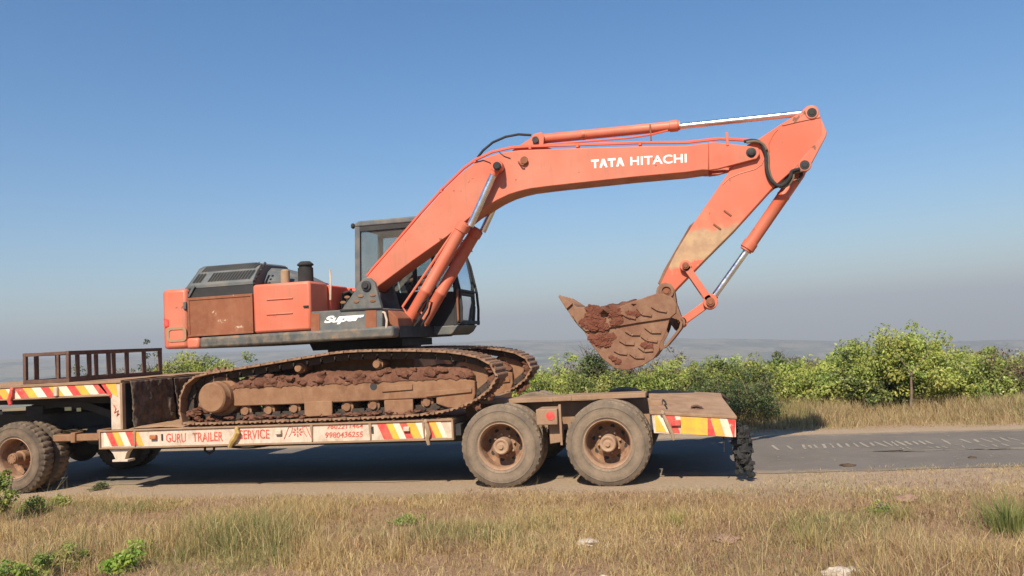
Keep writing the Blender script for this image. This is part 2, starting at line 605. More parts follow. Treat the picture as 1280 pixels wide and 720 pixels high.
def ground_z(x, y):
    x, y = np.asarray(x, float), np.asarray(y, float)
    d = np.hypot(x - CAM_POS[0], y - CAM_POS[1])
    # verge in front of the road: small humps, a slight fall towards the viewer
    near = sstep(-0.4, -2.2, y)
    z = near * (0.10 * (fbm(x * 0.9, y * 0.9, 3) - 0.5) - 0.02 * np.clip(-y - 0.5, 0, 6))
    far = sstep(4.9, 7.5, y) * sstep(400, 60, d)
    z = z + far * 0.25 * (fbm(x * 0.5, y * 0.5, 9) - 0.45)
    lat = (x - CAM_POS[0]) * CR2[0] + (y - CAM_POS[1]) * CR2[1]
    dep = (x - CAM_POS[0]) * CF2[0] + (y - CAM_POS[1]) * CF2[1]
    t = sstep(24, 160, d)
    z = z + t * np.where(lat > 0, -0.0538 * lat, -0.012 * np.maximum(lat, -2500))
    z = z - 34 * sstep(24, 420, d) - 22 * sstep(500, 1500, d)
    # low ridge and the plateau behind it
    ridge = 52 + 44 * (fbm(x * 0.0011 + 3, y * 0.0004, 21, 4) - 0.35) - 9 * sstep(300, 1700, lat)
    z = z + ridge * sstep(2100, 3300, d)
    z = z + sstep(600, 1400, d) * 9 * (fbm(x * 0.004, y * 0.004, 31, 4) - 0.5)
    return z


def build_ground():
    radii = np.concatenate([[0.0], np.linspace(0.4, 12, 44), np.geomspace(12.6, 6800, 110)])
    front = np.linspace(-48, 48, 385)
    rest = np.linspace(48, 312, 67)[1:-1]
    ang = np.radians(np.concatenate([front, rest])) + math.pi / 2 + YAW
    rr, aa = np.meshgrid(radii[1:], ang, indexing='ij')
    cx, cy = CAM_POS[0], -3.0
    x = np.concatenate([[cx], (cx + rr * np.cos(aa)).ravel()])
    y = np.concatenate([[cy], (cy + rr * np.sin(aa)).ravel()])
    z = ground_z(x, y)
    n = len(ang)
    R = len(radii) - 1
    i, j = np.meshgrid(np.arange(R - 1), np.arange(n), indexing='ij')
    j2 = (j + 1) % n
    q = np.stack([1 + i * n + j, 1 + (i + 1) * n + j, 1 + (i + 1) * n + j2, 1 + i * n + j2], -1).reshape(-1, 4)
    # inner fan as thin quads round the centre
    me = bpy.data.meshes.new('ground')
    verts = np.stack([x, y, z], 1)
    faces = [tuple(int(v) for v in f) for f in q] + [(0, 1 + k, 1 + (k + 1) % n) for k in range(n)]
    me.from_pydata(verts.tolist(), [], faces)
    me.polygons.foreach_set('use_smooth', [True] * len(me.polygons))
    me.update()
    k = NT('dry_ground')
    pos = k.tc.outputs['Object']
    n1 = k.noise(0.35, 6, 0.6)
    n2 = k.noise(2.6, 8, 0.65)
    n3 = k.noise(22, 6, 0.7)
    soil = k.mix(k.ramp(n2, [(0.35, 0.0), (0.65, 1.0)]), (0.37, 0.235, 0.145), (0.28, 0.175, 0.11))
    straw = k.mix(k.ramp(n3, [(0.35, 0.0), (0.65, 1.0)]), (0.40, 0.28, 0.155), (0.30, 0.20, 0.11))
    nearc = k.mix(k.ramp(n1, [(0.42, 0.0), (0.58, 1.0)]), soil, straw)
    sep = k.n('ShaderNodeSeparateXYZ')
    k.l(pos, sep.inputs[0])
    # bare sandy shoulders along the asphalt
    yy = k.math('ADD', sep.outputs['Y'], k.math('MULTIPLY', k.math('SUBTRACT', k.noise(1.4, 5), 0.5), 0.9))
    dist = k.math('ABSOLUTE', k.math('SUBTRACT', yy, 2.35))
    sh = k.n('ShaderNodeMapRange')
    k.l(dist, sh.inputs[0])
    sh.inputs[1].default_value, sh.inputs[2].default_value = 2.45, 3.2
    sh.inputs[3].default_value, sh.inputs[4].default_value = 1.0, 0.0
    sand = k.mix(k.ramp(n3, [(0.3, 0.0), (0.7, 1.0)]), (0.46, 0.345, 0.235), (0.36, 0.26, 0.175))
    nearc = k.mix(sh.outputs[0], nearc, sand)
    # far land: scrub, dry fields
    f1 = k.noise(0.006, 6, 0.6)
    f2 = k.noise(0.03, 6, 0.65)
    farc = k.mix(k.ramp(f1, [(0.45, 0.0), (0.56, 1.0)]), (0.06, 0.068, 0.034), (0.22, 0.18, 0.10))
    farc = k.mix(k.ramp(f2, [(0.56, 0.0), (0.62, 0.85)]), farc, (0.36, 0.32, 0.21))
    ln = k.n('ShaderNodeVectorMath', operation='LENGTH')
    k.l(pos, ln.inputs[0])
    fr = k.n('ShaderNodeMapRange')
    k.l(ln.outputs['Value'], fr.inputs[0])
    fr.inputs[1].default_value, fr.inputs[2].default_value = 20, 70
    k.set(k.mix(fr.outputs[0], nearc, farc), 0.95, 0.0, 0.1)
    k.bump(k.mix(0.6, n2, n3), 1.0, 0.05)
    me.materials.append(k.m)
    o = bpy.data.objects.new('ground', me)
    COL.objects.link(o)
    kind(o, 'structure')


build_ground()

ROAD_Y0, ROAD_Y1 = 0.62, 4.45


def build_road():
    xs = np.arange(-60, 60.01, 0.12)
    nx = len(xs)
    e0 = ROAD_Y0 + 0.28 * (fbm(xs * 0.6, xs * 0, 41) - 0.5) + 0.16 * (fbm(xs * 3.5, xs * 0, 42) - 0.5) + 0.06 * np.maximum(0, xs - 1.5)
    e1 = ROAD_Y1 + 0.16 * (fbm(xs * 0.6, xs * 0, 43) - 0.5) + 0.10 * (fbm(xs * 3.5, xs * 0, 44) - 0.5)
    rows = []
    for t in np.linspace(0, 1, 9):
        y = e0 * (1 - t) + e1 * t
        z = 0.006 + 0.03 * math.sin(math.pi * t) * 0
        rows.append(np.stack([xs, y, np.full(nx, z)], 1))
    v = np.concatenate(rows)
    i, j = np.meshgrid(np.arange(8), np.arange(nx - 1), indexing='ij')
    q = np.stack([i * nx + j, i * nx + j + 1, (i + 1) * nx + j + 1, (i + 1) * nx + j], -1).reshape(-1, 4)
    k = NT('asphalt')
    n1 = k.noise(0.8, 6, 0.6)
    n2 = k.noise(60, 4, 0.7)
    n3 = k.noise(5, 7, 0.7)
    vo = k.n('ShaderNodeTexVoronoi')
    vo.inputs['Scale'].default_value = 120
    k.l(k.tc.outputs['Object'], vo.inputs['Vector'])
    c = k.mix(k.ramp(n1, [(0.35, 0.0), (0.65, 1.0)]), (0.138, 0.119, 0.101), (0.178, 0.153, 0.129))
    c = k.mix(k.ramp(vo.outputs['Distance'], [(0.2, 0.35), (0.6, 0.0)]), c, (0.25, 0.22, 0.19))
    # dust drifted in from both edges, and a dusty wheel path
    sep = k.n('ShaderNodeSeparateXYZ')
    k.l(k.tc.outputs['Object'], sep.inputs[0])
    d = k.math('ABSOLUTE', k.math('SUBTRACT', sep.outputs['Y'], 2.6))
    d = k.math('ADD', d, k.math('MULTIPLY', k.math('SUBTRACT', n3, 0.5), 0.9))
    c = k.mix(k.ramp(k.math('MULTIPLY', d, 0.4), [(0.62, 0.0), (0.80, 0.9)]), c, (0.36, 0.265, 0.175))
    c = k.mix(k.ramp(n3, [(0.52, 0.0), (0.76, 0.5)]), c, (0.28, 0.22, 0.165))
    k.set(c, 0.9, 0.0, 0.2)
    k.bump(n2, 0.5, 0.008)
    me = quick_mesh('road', v, q, None, k.m)
    o = bpy.data.objects.new('road', me)
    COL.objects.link(o)
    kind(o, 'structure')


build_road()


def build_mud_prints():
    """pale dashes of dried mud left across the asphalt by crawler shoes"""
    vs, fs = [], []
    r = random.Random(5)

    def dash(x, y, L, w, a):
        ca, sa = math.cos(a), math.sin(a)
        pts = [(-L / 2, -w / 2 * r.uniform(.4, 1)), (0, -w / 2 * r.uniform(.6, 1.2)), (L / 2, -w / 2 * r.uniform(.3, 1)),
               (L / 2 * r.uniform(.8, 1.1), w / 2 * r.uniform(.3, 1)), (0, w / 2 * r.uniform(.6, 1.2)), (-L / 2 * r.uniform(.8, 1.1), w / 2 * r.uniform(.3, 1))]
        o = len(vs)
        vs.extend([(x + p * ca - q * sa, y + p * sa + q * ca, 0.0105) for p, q in pts])
        fs.append(tuple(range(o, o + 6)))
    x = 3.5
    k = 0
    while x < 9.5:
        t = (x - 3.5) / 4
        y = 2.95 + 0.5 * t * 0.8 + r.uniform(-.03, .03)
        n = 1 if x < 5.0 else 2
        if (x < 3.9 and k % 2) or r.random() < .16:
            pass
        else:
            dash(x, y, r.uniform(.34, .60), r.uniform(.03, .055), math.radians(91 + r.uniform(-6, 6)))
            if n == 2 and r.random() < .8:
                dash(x + .08, y - .52, r.uniform(.15, .4), r.uniform(.02, .05), math.radians(92 + r.uniform(-10, 10)))
        x += r.uniform(.085, .12) if x < 6 else r.uniform(.12, .17)
        k += 1
    for i in range(34):
        dash(4.9 + r.uniform(0, 1.9) , 2.36 + r.uniform(-.07, .07), r.uniform(.15, .5), r.uniform(.02, .05), r.uniform(-.2, .2))
    for i in range(120):
        dash(r.uniform(3.3, 9), r.uniform(1.4, 4.0), r.uniform(.02, .07), r.uniform(.02, .04), r.uniform(0, 3))
    me = bpy.data.meshes.new('dried_mud')
    me.from_pydata(vs, [], fs)
    me.materials.append(soil_mat('pale_dried_mud', (0.30, 0.26, 0.205), (0.37, 0.32, 0.25), (0.22, 0.19, 0.155), 14, 0.3))
    o = bpy.data.objects.new('dried_mud', me)
    COL.objects.link(o)
    kind(o, 'stuff')
    tag(o, 'pale dashes of dried mud printed across the bare asphalt', 'mud')


build_mud_prints()

# ------------------------------------------------------------------ haze
def build_haze():
    b = MB().box(-6900, 6900, -6900, 6900, -420, 205)
    k = NT('haze_air')
    k.t.nodes.remove(k.b)
    pv = k.n('ShaderNodeVolumePrincipled')
    pv.inputs['Color'].default_value = (0.66, 0.70, 0.755, 1)
    pv.inputs['Density'].default_value = 0.00046
    pv.inputs['Anisotropy'].default_value = 0.0
    k.l(pv.outputs[0], k.out.inputs['Volume'])
    o = b.build('haze', k.m, None, smooth=None)
    kind(o, 'stuff')
    o['label'] = 'thin grey-blue haze hanging over the far plain and hills'
    o['category'] = 'haze'


build_haze()

# ------------------------------------------------------------------ wheels
TYRE_R = 0.52


def tyre_mesh(name, material, lug):
    prof_t = [(.287, .035), (.30, .014), (.318, .006), (.322, .001), (.330, .001), (.334, .004), (.385, -.001), (.436, .003), (.441, -.002), (.449, -.001), (.454, .006), (.470, .013), (.500, .028), (.515, .040), (.520, .075),
              (.520, .125), (.520, .175), (.514, .205), (.500, .224), (.475, .236), (.435, .246), (.385, .25), (.335, .244), (.30, .232), (.287, .215)]
    n = 108
    vs, fs = [], []
    for i, (r, y) in enumerate(prof_t):
        for k in range(n):
            a = 2 * math.pi * (k + (0.075 * (i - 15) if lug else 0)) / n
            rr = r
            if lug and 11 <= i <= 19 and i != 15:
                if k % 3 == 2:
                    rr -= 0.022 if i in (12, 13, 14, 16, 17, 18) else 0.012
            elif not lug and i in (13, 17) and k % 3 == 0:
                rr -= 0.020
            elif not lug and i == 15:
                rr -= 0.010
            vs.append((rr * math.cos(a), y, max(rr * math.sin(a), -TYRE_R + 0.012)))
    for i in range(len(prof_t) - 1):
        for k in range(n):
            m = (k + 1) % n
            fs.append((i * n + k, (i + 1) * n + k, (i + 1) * n + m, i * n + m))
    # sidewall rings, proud by a few millimetres
    me = bpy.data.meshes.new(name)
    me.from_pydata(vs, [], [f[::-1] for f in fs])
    me.polygons.foreach_set('use_smooth', [True] * len(me.polygons))
    me.set_sharp_from_angle(angle=math.radians(30))
    me.materials.append(material)
    return me


def rim_mesh(dish):
    """steel disc wheel; the disc sits `dish` behind the outer flange"""
    b = MB()
    b.lathe((0, 0, 0), (0, 1, 0), [(.298, .030), (.300, .018), (.290, .012), (.281, .020), (.272, .045), (.264, .075), (.260, dish - .02),
                                    (.235, dish + .004), (.205, dish + .012), (.150, dish - .02), (.128, dish - .03), (.0, dish - .03)], 48, False)
    b.lathe((0, 0, 0), (0, 1, 0), [(.287, .21), (.27, .2), (.262, dish + .03)], 32, False)
    me = b.mesh('wheel', smooth=35)
    me.materials.append(M['rim'])
    me.materials.append(M['disc'])
    for pg in me.polygons:
        if math.hypot(pg.center.x, pg.center.z) < .262 and pg.center.y > .10:
            pg.material_index = 1
    return me


def hub_mesh(trailer):
    b = MB()
    if trailer:
        b.lathe((0, 0, 0), (0, 1, 0), [(0, .012), (.028, .012), (.030, .03), (.036, .034), (.062, .034), (.066, .026), (.086, .020), (.098, .03),
                                        (.102, .06), (.102, .24)], 32, False)
    else:
        b.lathe((0, 0, 0), (0, 1, 0), [(0, -.03), (.066, -.03), (.074, -.022), (.076, .0), (.080, .004), (.080, .1), (.10, .12), (.10, .24)], 32, False)
        for k in range(8):
            a = 2 * math.pi * k / 8
            b.cyl((.055 * math.cos(a), -.038, .055 * math.sin(a)), (.055 * math.cos(a), -.028, .055 * math.sin(a)), .008, n=6)
    me = b.mesh('hub', smooth=35)
    me.materials.append(M['rim'] if trailer else M['dust'])
    return me


def nut_mesh():
    b = MB()
    b.cyl((0, -.035, 0), (0, .01, 0), .016, n=6)
    b.cyl((0, -.05, 0), (0, -.03, 0), .008, n=6)
    me = b.mesh('wheel_nut', smooth=20)
    me.materials.append(M['rim'])
    return me


def hole_mesh():
    b = MB()
    b.lathe((0, 0, 0), (0, 1, 0), [(0, 0), (.026, 0), (.026, .006)], 12, False)
    me = b.mesh('vent_hole', smooth=35)
    me.materials.append(M['dark'])
    return me


ME_TYRE_A = tyre_mesh('tyre', M['tyre'], False)
ME_TYRE_B = tyre_mesh('tyre', M['tyre_dark'], True)
ME_RIM = rim_mesh(.262)
ME_HUB_T, ME_HUB_D = hub_mesh(True), hub_mesh(False)
ME_NUT, ME_HOLE = nut_mesh(), hole_mesh()


def dual(parent, X, side_y, far, tyre_me, hub_me, spin=0.0, detail=True):
    """two wheels side by side; side_y = depth of the outer face; far = True on the far side of the axle"""
    base = root_loc(parent)
    zc = TYRE_R - 0.012
    sgn = -1 if far else 1
    for k in range(2):
        y = side_y + sgn * k * 0.30
        w = inst('wheel', ME_RIM, parent, Vector((X, y, zc)) - base, (0, 0, math.pi if far else 0))
        inst('tyre', tyre_me, w, (0, 0, 0))
        if k == 0:
            inst('hub', hub_me, w, (0, 0, 0))
            if detail:
                for q in range(8):
                    a = 2 * math.pi * q / 8 + .2
                    inst('wheel_nut', ME_NUT, w, (.135 * math.cos(a), .238, .135 * math.sin(a)))
                for q in range(8):
                    a = 2 * math.pi * q / 8 + .55
                    inst('vent_hole', ME_HOLE, w, (.195 * math.cos(a), .262, .195 * math.sin(a)))


# ------------------------------------------------------------------ lettering
def text_mesh(body, bold=0.0, shear=0.0, spacing=1.0):
    cu = bpy.data.curves.new('txt', 'FONT')
    cu.body = body
    cu.offset = bold
    cu.shear = shear
    cu.space_character = spacing
    cu.fill_mode = 'FRONT'
    o = bpy.data.objects.new('txt', cu)
    COL.objects.link(o)
    dg = bpy.context.evaluated_depsgraph_get()
    me = bpy.data.meshes.new_from_object(o.evaluated_get(dg))
    bpy.data.objects.remove(o)
    bpy.data.curves.remove(cu)
    return me


def lettering(name, body, a, b, cap, Y, mat, parent, bold=0.0, shear=0.0, jitter=0.0, spacing=1.0):
    """flat letters on the upright plane at depth Y, from baseline start a=(x,z) to baseline end b, cap height cap"""
    me = text_mesh(body, bold, shear, spacing)
    n = len(me.vertices)
    co = np.empty(n * 3)
    me.vertices.foreach_get('co', co)
    co = co.reshape(-1, 3)
    x0, x1 = co[:, 0].min(), co[:, 0].max()
    y0, y1 = co[:, 1].min(), co[:, 1].max()
    L = math.hypot(b[0] - a[0], b[1] - a[1])
    ux, uz = (b[0] - a[0]) / L, (b[1] - a[1]) / L
    s = (co[:, 0] - x0) / (x1 - x0) * L
    h = (co[:, 1] - y0) / (y1 - y0) * cap
    if jitter:
        h = h + jitter * np.sin(s * 23.0) + jitter * .6 * np.sin(s * 61 + 1)
        s = s + jitter * .7 * np.sin(h * 120 + s * 15)
    off = root_loc(parent)
    out = np.stack([a[0] + s * ux - h * uz - off[0], np.full(n, Y - off[1]), a[1] + s * uz + h * ux - off[2]], 1)
    me.vertices.foreach_set('co', out.ravel())
    me.materials.clear()
    me.materials.append(mat)
    me.update()
    o = bpy.data.objects.new(name, me)
    COL.objects.link(o)
    o.parent = parent
    return o


def stripes(parent, Y, quads):
    for mat, pts in quads:
        MB().prism(prof(pts, Y), Y - 0.003, Y + 0.002).build('warning_stripe', M[mat], parent, smooth=None)


# ------------------------------------------------------------------ low-bed trailer
TR = thing('low_bed_trailer', 'dusty brown low-bed trailer with cream lettered side rail, carrying the excavator', 'trailer', (-1.5, 1.37, 0))
DZ = 0.868
W1 = 2.74
b = MB()
b.box(-5.74, -0.62, 0.035, W1 - .035, 0.80, 0.862)
b.build('deck', M['trailer'], TR, bevel=.006)
# dirt lying on the deck
xs = np.linspace(-5.4, -0.64, 70)
ys = np.linspace(0.04, W1 - .04, 34)
gx, gy = np.meshgrid(xs, ys, indexing='ij')
gz = 0.864 + 0.034 * fbm(gx * 2.3, gy * 2.3, 51) * sstep(0.0, .12, gy - .03) + 0.05 * sstep(-4.2, -5.0, gx) * sstep(-5.4, -5.2, gx) * fbm(gx * 4, gy * 4, 52)
i, j = np.meshgrid(np.arange(69), np.arange(33), indexing='ij')
q = np.stack([i * 34 + j, (i + 1) * 34 + j, (i + 1) * 34 + j + 1, i * 34 + j + 1], -1).reshape(-1, 4)
off = np.array(root_loc(TR))
me = quick_mesh('deck_dirt', np.stack([gx, gy, gz], -1).reshape(-1, 3) - off, q, None, M['deckdirt'])
me.polygons.foreach_set('use_smooth', [True] * len(me.polygons))
o = bpy.data.objects.new('deck_dirt', me)
COL.objects.link(o)
o.parent = TR
kind(o, 'stuff')

for Y, s in ((0.0, 1), (W1, -1)):
    b = MB()
    b.box(-5.77, -0.62, min(Y, Y + s * .03), max(Y, Y + s * .03), 0.632, 0.852)
    b.build('side_rail', M['cream'], TR, bevel=.004)
    b = MB()
    b.box(-5.78, -0.60, min(Y - s * .022, Y + s * .05), max(Y - s * .022, Y + s * .05), 0.853, 0.874)
    b.box(-5.78, -0.60, min(Y - s * .018, Y + s * .05), max(Y - s * .018, Y + s * .05), 0.612, 0.631)
    b.box(-5.795, -5.771, min(Y - s * .02, Y + s * .05), max(Y - s * .02, Y + s * .05), 0.612, 0.874)
    b.box(-0.619, -0.595, min(Y - s * .02, Y + s * .05), max(Y - s * .02, Y + s * .05), 0.612, 0.874)
    b.build('rail_flange', M['trailer'], TR, bevel=.004)
# rail fittings: lamps, stake pockets
for px, py, w, h, mt in ((193, 546, .10, .06, 'amber'), (349, 540, .09, .06, 'cream'), (509, 536, .085, .06, 'cream')):
    x, z = at(px, py, 0)
    MB().box(x - w / 2, x + w / 2, -.045, -.001, z - h / 2, z + h / 2).build('marker_lamp', M[mt], TR, bevel=.01)
for px, py in ((203, 546), (466, 537)):
    x, z = at(px, py, 0)
    MB().box(x - .012, x + .012, -.012, -.001, z - .05, z + .04).build('rope_hook', M['dark'], TR, bevel=.003)
for px in (169, 390, 463, 530):
    x, z = at(px, 540, 0)
    MB().prism([(x - .02, .862), (x + .02, .862), (x + .012, .66), (x, .63)], -.02, -.001).build('stake_pocket', M['trailer'], TR, bevel=.003)

# warning tape, lower rail
Yr = -0.0015


def tape(x0, x1, ya, yb, seq, lean, yslope=0.0):
    """run of leaning tape stripes between photo columns x0..x1; seq = list of (material, width)"""
    quads = []
    x = x0
    for mt, w in seq:
        a, bq = x, x + w
        quads.append((mt, [(a, ya(a)), (bq, ya(bq)), (bq + lean, yb(bq + lean)), (a + lean, yb(a + lean))]))
        x = bq
    return quads


rail_top = lambda x: 541.0 - (x - 127) * 0.0335
rail_bot = lambda x: 558.2 - (x - 127) * 0.0262
stripes(TR, Yr, [('white_tape', [(130, rail_top(130)), (132, rail_top(132)), (138, rail_bot(138)), (130, rail_bot(130))])])
stripes(TR, Yr, tape(132.5, 0, rail_top, rail_bot, [('red', 8), ('yellow', 8), ('white_tape', 8), ('red', 9), ('yellow', 7)], 7.5))
stripes(TR, Yr, tape(471, 0, rail_top, rail_bot, [('red', 11.5), ('yellow', 8.5), ('white_tape', 8), ('red', 9), ('yellow', 11), ('white_tape', 9), ('red', 8), ('yellow', 8.5), ('white_tape', 6)], 9))

# hand-painted lettering
zc = lambda px, py: at(px, py, 0)
lettering('lettering', 'GURU', zc(208, 553.2), zc(232.5, 552.6), .122, -.003, M['redletter'], TR, .012, 0, .004)
lettering('lettering', 'TRAILER', zc(241, 552.6), zc(279, 551.2), .124, -.003, M['redletter'], TR, .012, 0, .004)
lettering('lettering', 'SERVICE', zc(299.5, 549.4), zc(337, 548.4), .124, -.003, M['redletter'], TR, .012, 0, .004)
lettering('lettering', '7602211464', zc(409, 536.6), zc(454, 535.0), .062, -.003, M['redletter'], TR, .012, .15, .003)
lettering('lettering', '9980436255', zc(407, 547.6), zc(454, 546.0), .072, -.003, M['redletter'], TR, .012, .15, .003)
b = MB()
fx, fz = at(372, 540, 0)
for k in range(8):
    a = 2 * math.pi * k / 8
    c = (fx + .055 * math.cos(a), fz + .045 * math.sin(a))
    e = [(c[0] + .022 * math.cos(t) * math.cos(a) - .010 * math.sin(t) * math.sin(a), c[1] + .022 * math.cos(t) * math.sin(a) + .010 * math.sin(t) * math.cos(a))
         for t in np.linspace(0, 2 * math.pi, 9)[:-1]]
    b.prism(e, -.004, .001)
b.prism([(fx + .013 * math.cos(t), fz + .013 * math.sin(t)) for t in np.linspace(0, 2 * math.pi, 9)[:-1]], -.004, .001)
for s in (-1, 1):
    pts = [Vector((fx + s * (.09 + .11 * t), -.003, fz + .06 - .14 * t * t + .02 * math.sin(6 * t))) for t in np.linspace(0, 1, 9)]
    b.tube(pts, .005, 5)
    pts = [Vector((fx + s * (.07 + .06 * t), -.003, fz + .07 - .13 * math.sqrt(t))) for t in np.linspace(0, 1, 7)]
    b.tube(pts, .004, 5)
b.build('painted_flower', M['redletter'], TR)

# underframe beams, bracket under the front of the rail
b = MB()
for y in (.75, 1.85):
    b.box(-5.7, 0.2, y, y + .16, .50, .80)
for x in np.arange(-5.4, -.5, .8):
    b.box(x, x + .08, .06, W1 - .06, .66, .80)
b.build('underframe', M['dark'], TR)
b = MB()
x, z = at(147, 570, .05)
b.prism([(x - .13, .612), (x + .22, .612), (x + .16, .54), (x + .13, .46), (x - .02, .46), (x - .06, .54)], .03, .12)
b.box(x - .05, x + .2, .0, .16, .43, .462)
b.build('rail_bracket', M['cream'], TR, bevel=.006)
b = MB()
b.tube([(-4.33, .3, .62), (-4.34, .3, .52), (-4.28, .32, .47), (-4.2, .3, .52), (-4.18, .3, .62)], .018)
b.build('hose_loop', M['rubber'], TR)
b = MB()
b.tube([(x, .22, .60 - .05 * math.sin((x + 4.1) * 3.3)) for x in np.linspace(-4.1, -3.2, 12)], .012, 6)
b.build('air_line', M['rubber'], TR)

# gooseneck
NZ0, NZ1 = 1.37, 1.555
b = MB()
b.box(-9.2, -5.43, .03, W1 - .03, NZ1 - .045, NZ1)
b.build('neck_deck', M['trailer'], TR, bevel=.006)
xs = np.linspace(-9.2, -5.44, 50)
ys = np.linspace(0.03, W1 - .03, 24)
gx, gy = np.meshgrid(xs, ys, indexing='ij')
gz = NZ1 + .002 + .022 * fbm(gx * 2.6, gy * 2.6, 61)
i, j = np.meshgrid(np.arange(49), np.arange(23), indexing='ij')
q = np.stack([i * 24 + j, (i + 1) * 24 + j, (i + 1) * 24 + j + 1, i * 24 + j + 1], -1).reshape(-1, 4)
me = quick_mesh('neck_dirt', np.stack([gx, gy, gz], -1).reshape(-1, 3) - off, q, None, M['deckdirt'])
o = bpy.data.objects.new('neck_dirt', me)
COL.objects.link(o)
o.parent = TR
kind(o, 'stuff')
for Y, s in ((0.0, 1), (W1, -1)):
    b = MB()
    ya, yb = sorted((Y, Y + s * .03))
    b.box(-9.2, -5.60, ya, yb, NZ0, NZ1 - .03)
    b.prism([(-5.60, NZ1 - .03), (-5.44, NZ1 - .03), (-5.44, .878), (-5.60, .878)], ya, yb)
    b.build('neck_rail', M['cream'], TR, bevel=.004)
    ya, yb = sorted((Y - s * .02, Y + s * .05))
    b = MB()
    b.box(-9.2, -5.42, ya, yb, NZ1 - .028, NZ1 + .012)
    b.box(-9.2, -5.605, ya, yb, NZ0 - .02, NZ0 - .001)
    b.box(-5.437, -5.40, ya, yb, .877, NZ1 - .03)
    b.build('neck_flange', M['trailer'], TR, bevel=.004)
b = MB()
for y in (.55, .95, 1.65, 2.05):
    b.prism([(-9.2, 1.5), (-5.45, 1.5), (-5.45, .88), (-5.62, .88), (-6.0, 1.22), (-9.2, 1.28)], y, y + .05)
b.box(-5.52, -5.455, .06, W1 - .06, .863, 1.5)
b.build('neck_beam', M['dark'], TR)
nt_ = lambda x: 486.8 - x * 0.0560
nb_ = lambda x: 499.5 - x * 0.0570
seq = []
for k in range(8):
    seq += [('red', 10.5), ('yellow', 11), ('white_tape', 11)]
stripes(TR, Yr, [q_ for q_ in tape(-112, 0, nt_, nb_, seq, 8.5) if q_[1][2][0] < 137])
stripes(TR, Yr, [('red', [(122, nt_(122)), (131, nt_(131)), (140, nb_(140) + 1), (139.5, nb_(139) + 6), (136, nb_(136) + 4)]),
                 ('yellow', [(131.5, nt_(131)), (145, nt_(145)), (147, 496), (140.5, nb_(140) + .5)])])
b = MB()
pts = [(142, 506), (145, 511), (143, 516), (148, 513), (146, 520), (149, 517)]
b.tube([P3(x_, y_, -.004) for x_, y_ in pts], .008, 5)
b.build('painted_scroll', M['redletter'], TR)
for px, py in ((72, 488),):
    x, z = at(px, py, 0)
    MB().box(x - .03, x + .03, -.05, -.001, z - .08, z + .05).build('marker_lamp', M['cream'], TR, bevel=.01)

# rear bogie
b = MB()
b.box(-.62, 1.86, .66, .76, .62, .99)
b.box(-.62, 1.86, 1.98, 2.08, .62, .915)
for x in (-.4, .66, 1.7):
    b.box(x, x + .1, .76, 1.98, .66, .86)
b.build('bogie_frame', M['trailer'], TR, bevel=.008)
for y0, y1, dz_ in ((.42, .80, 0), (1.94, 2.10, -.09)):
    b = MB()
    b.box(-.35, .62, y0, y1, 1.012 + dz_, 1.066 + dz_)
    b.box(.86, 1.80, y0, y1, 1.022 + dz_, 1.080 + dz_)
    b.box(.621, .859, y0, y1, 1.017 + dz_, 1.073 + dz_)
    b.build('bogie_flange', M['trailer'], TR, bevel=.006)
b = MB()
b.box(-.3, 1.85, .78, 1.96, .88, .91)
b.build('bogie_deck', M['deckdirt'], TR)
b = MB()
b.prism([(-.62, .80), (-.62, .864), (-.36, 1.06), (-.30, 1.06), (-.30, .99), (-.50, .80)], .70, 2.04)
b.build('bogie_step', M['trailer'], TR, bevel=.006)
for side in (0, 1):
    m = (lambda y: y) if side == 0 else (lambda y: W1 - y)
    yy0, yy1 = sorted((m(.02), m(.40)))
    b = MB()
    b.box(.47, .735, yy0, yy1, .76, .955)
    b.build('spring_hanger', M['trailer'], TR, bevel=.01)
    yy0, yy1 = sorted((m(.014), m(.019)))
    x, z = at(688, 520, .016)
    MB().prism([(x + .055 * math.cos(t), z + .055 * math.sin(t)) for t in np.linspace(0, 2 * math.pi, 13)[:-1]], yy0, yy1).build('reflector_disc', M['red'], TR)
    yy0, yy1 = sorted((m(.16), m(.42)))
    b = MB()
    b.prism([(.60, .76), (.735, .76), (.745, .53), (.60, .51)], yy0, yy1)
    b.build('hanger_plate', M['trailer'], TR, bevel=.006)
    yy0, yy1 = sorted((m(.08), m(.12)))
    b = MB()
    b.box(.745, .775, yy0, yy1, .50, 1.0)
    b.build('hanger_strut', M['trailer'], TR, bevel=.004)
    # leaf springs
    yy0, yy1 = sorted((m(.64), m(.72)))
    for cx_ in (0, 1.3353):
        b = MB()
        for k in range(6):
            L = .62 - k * .07
            b.box(cx_ - L, cx_ + L, yy0, yy1, .60 + k * .022, .618 + k * .022)
        b.build('leaf_spring', M['dark'], TR)
for cx_ in (0.0, 1.3353):
    MB().cyl((cx_, .3, .508), (cx_, W1 - .3, .508), .07, n=20).build('axle', M['dark'], TR)
    dual(TR, cx_, 0.0, False, ME_TYRE_A, ME_HUB_T)
    dual(TR, cx_, W1, True, ME_TYRE_A, ME_HUB_T)

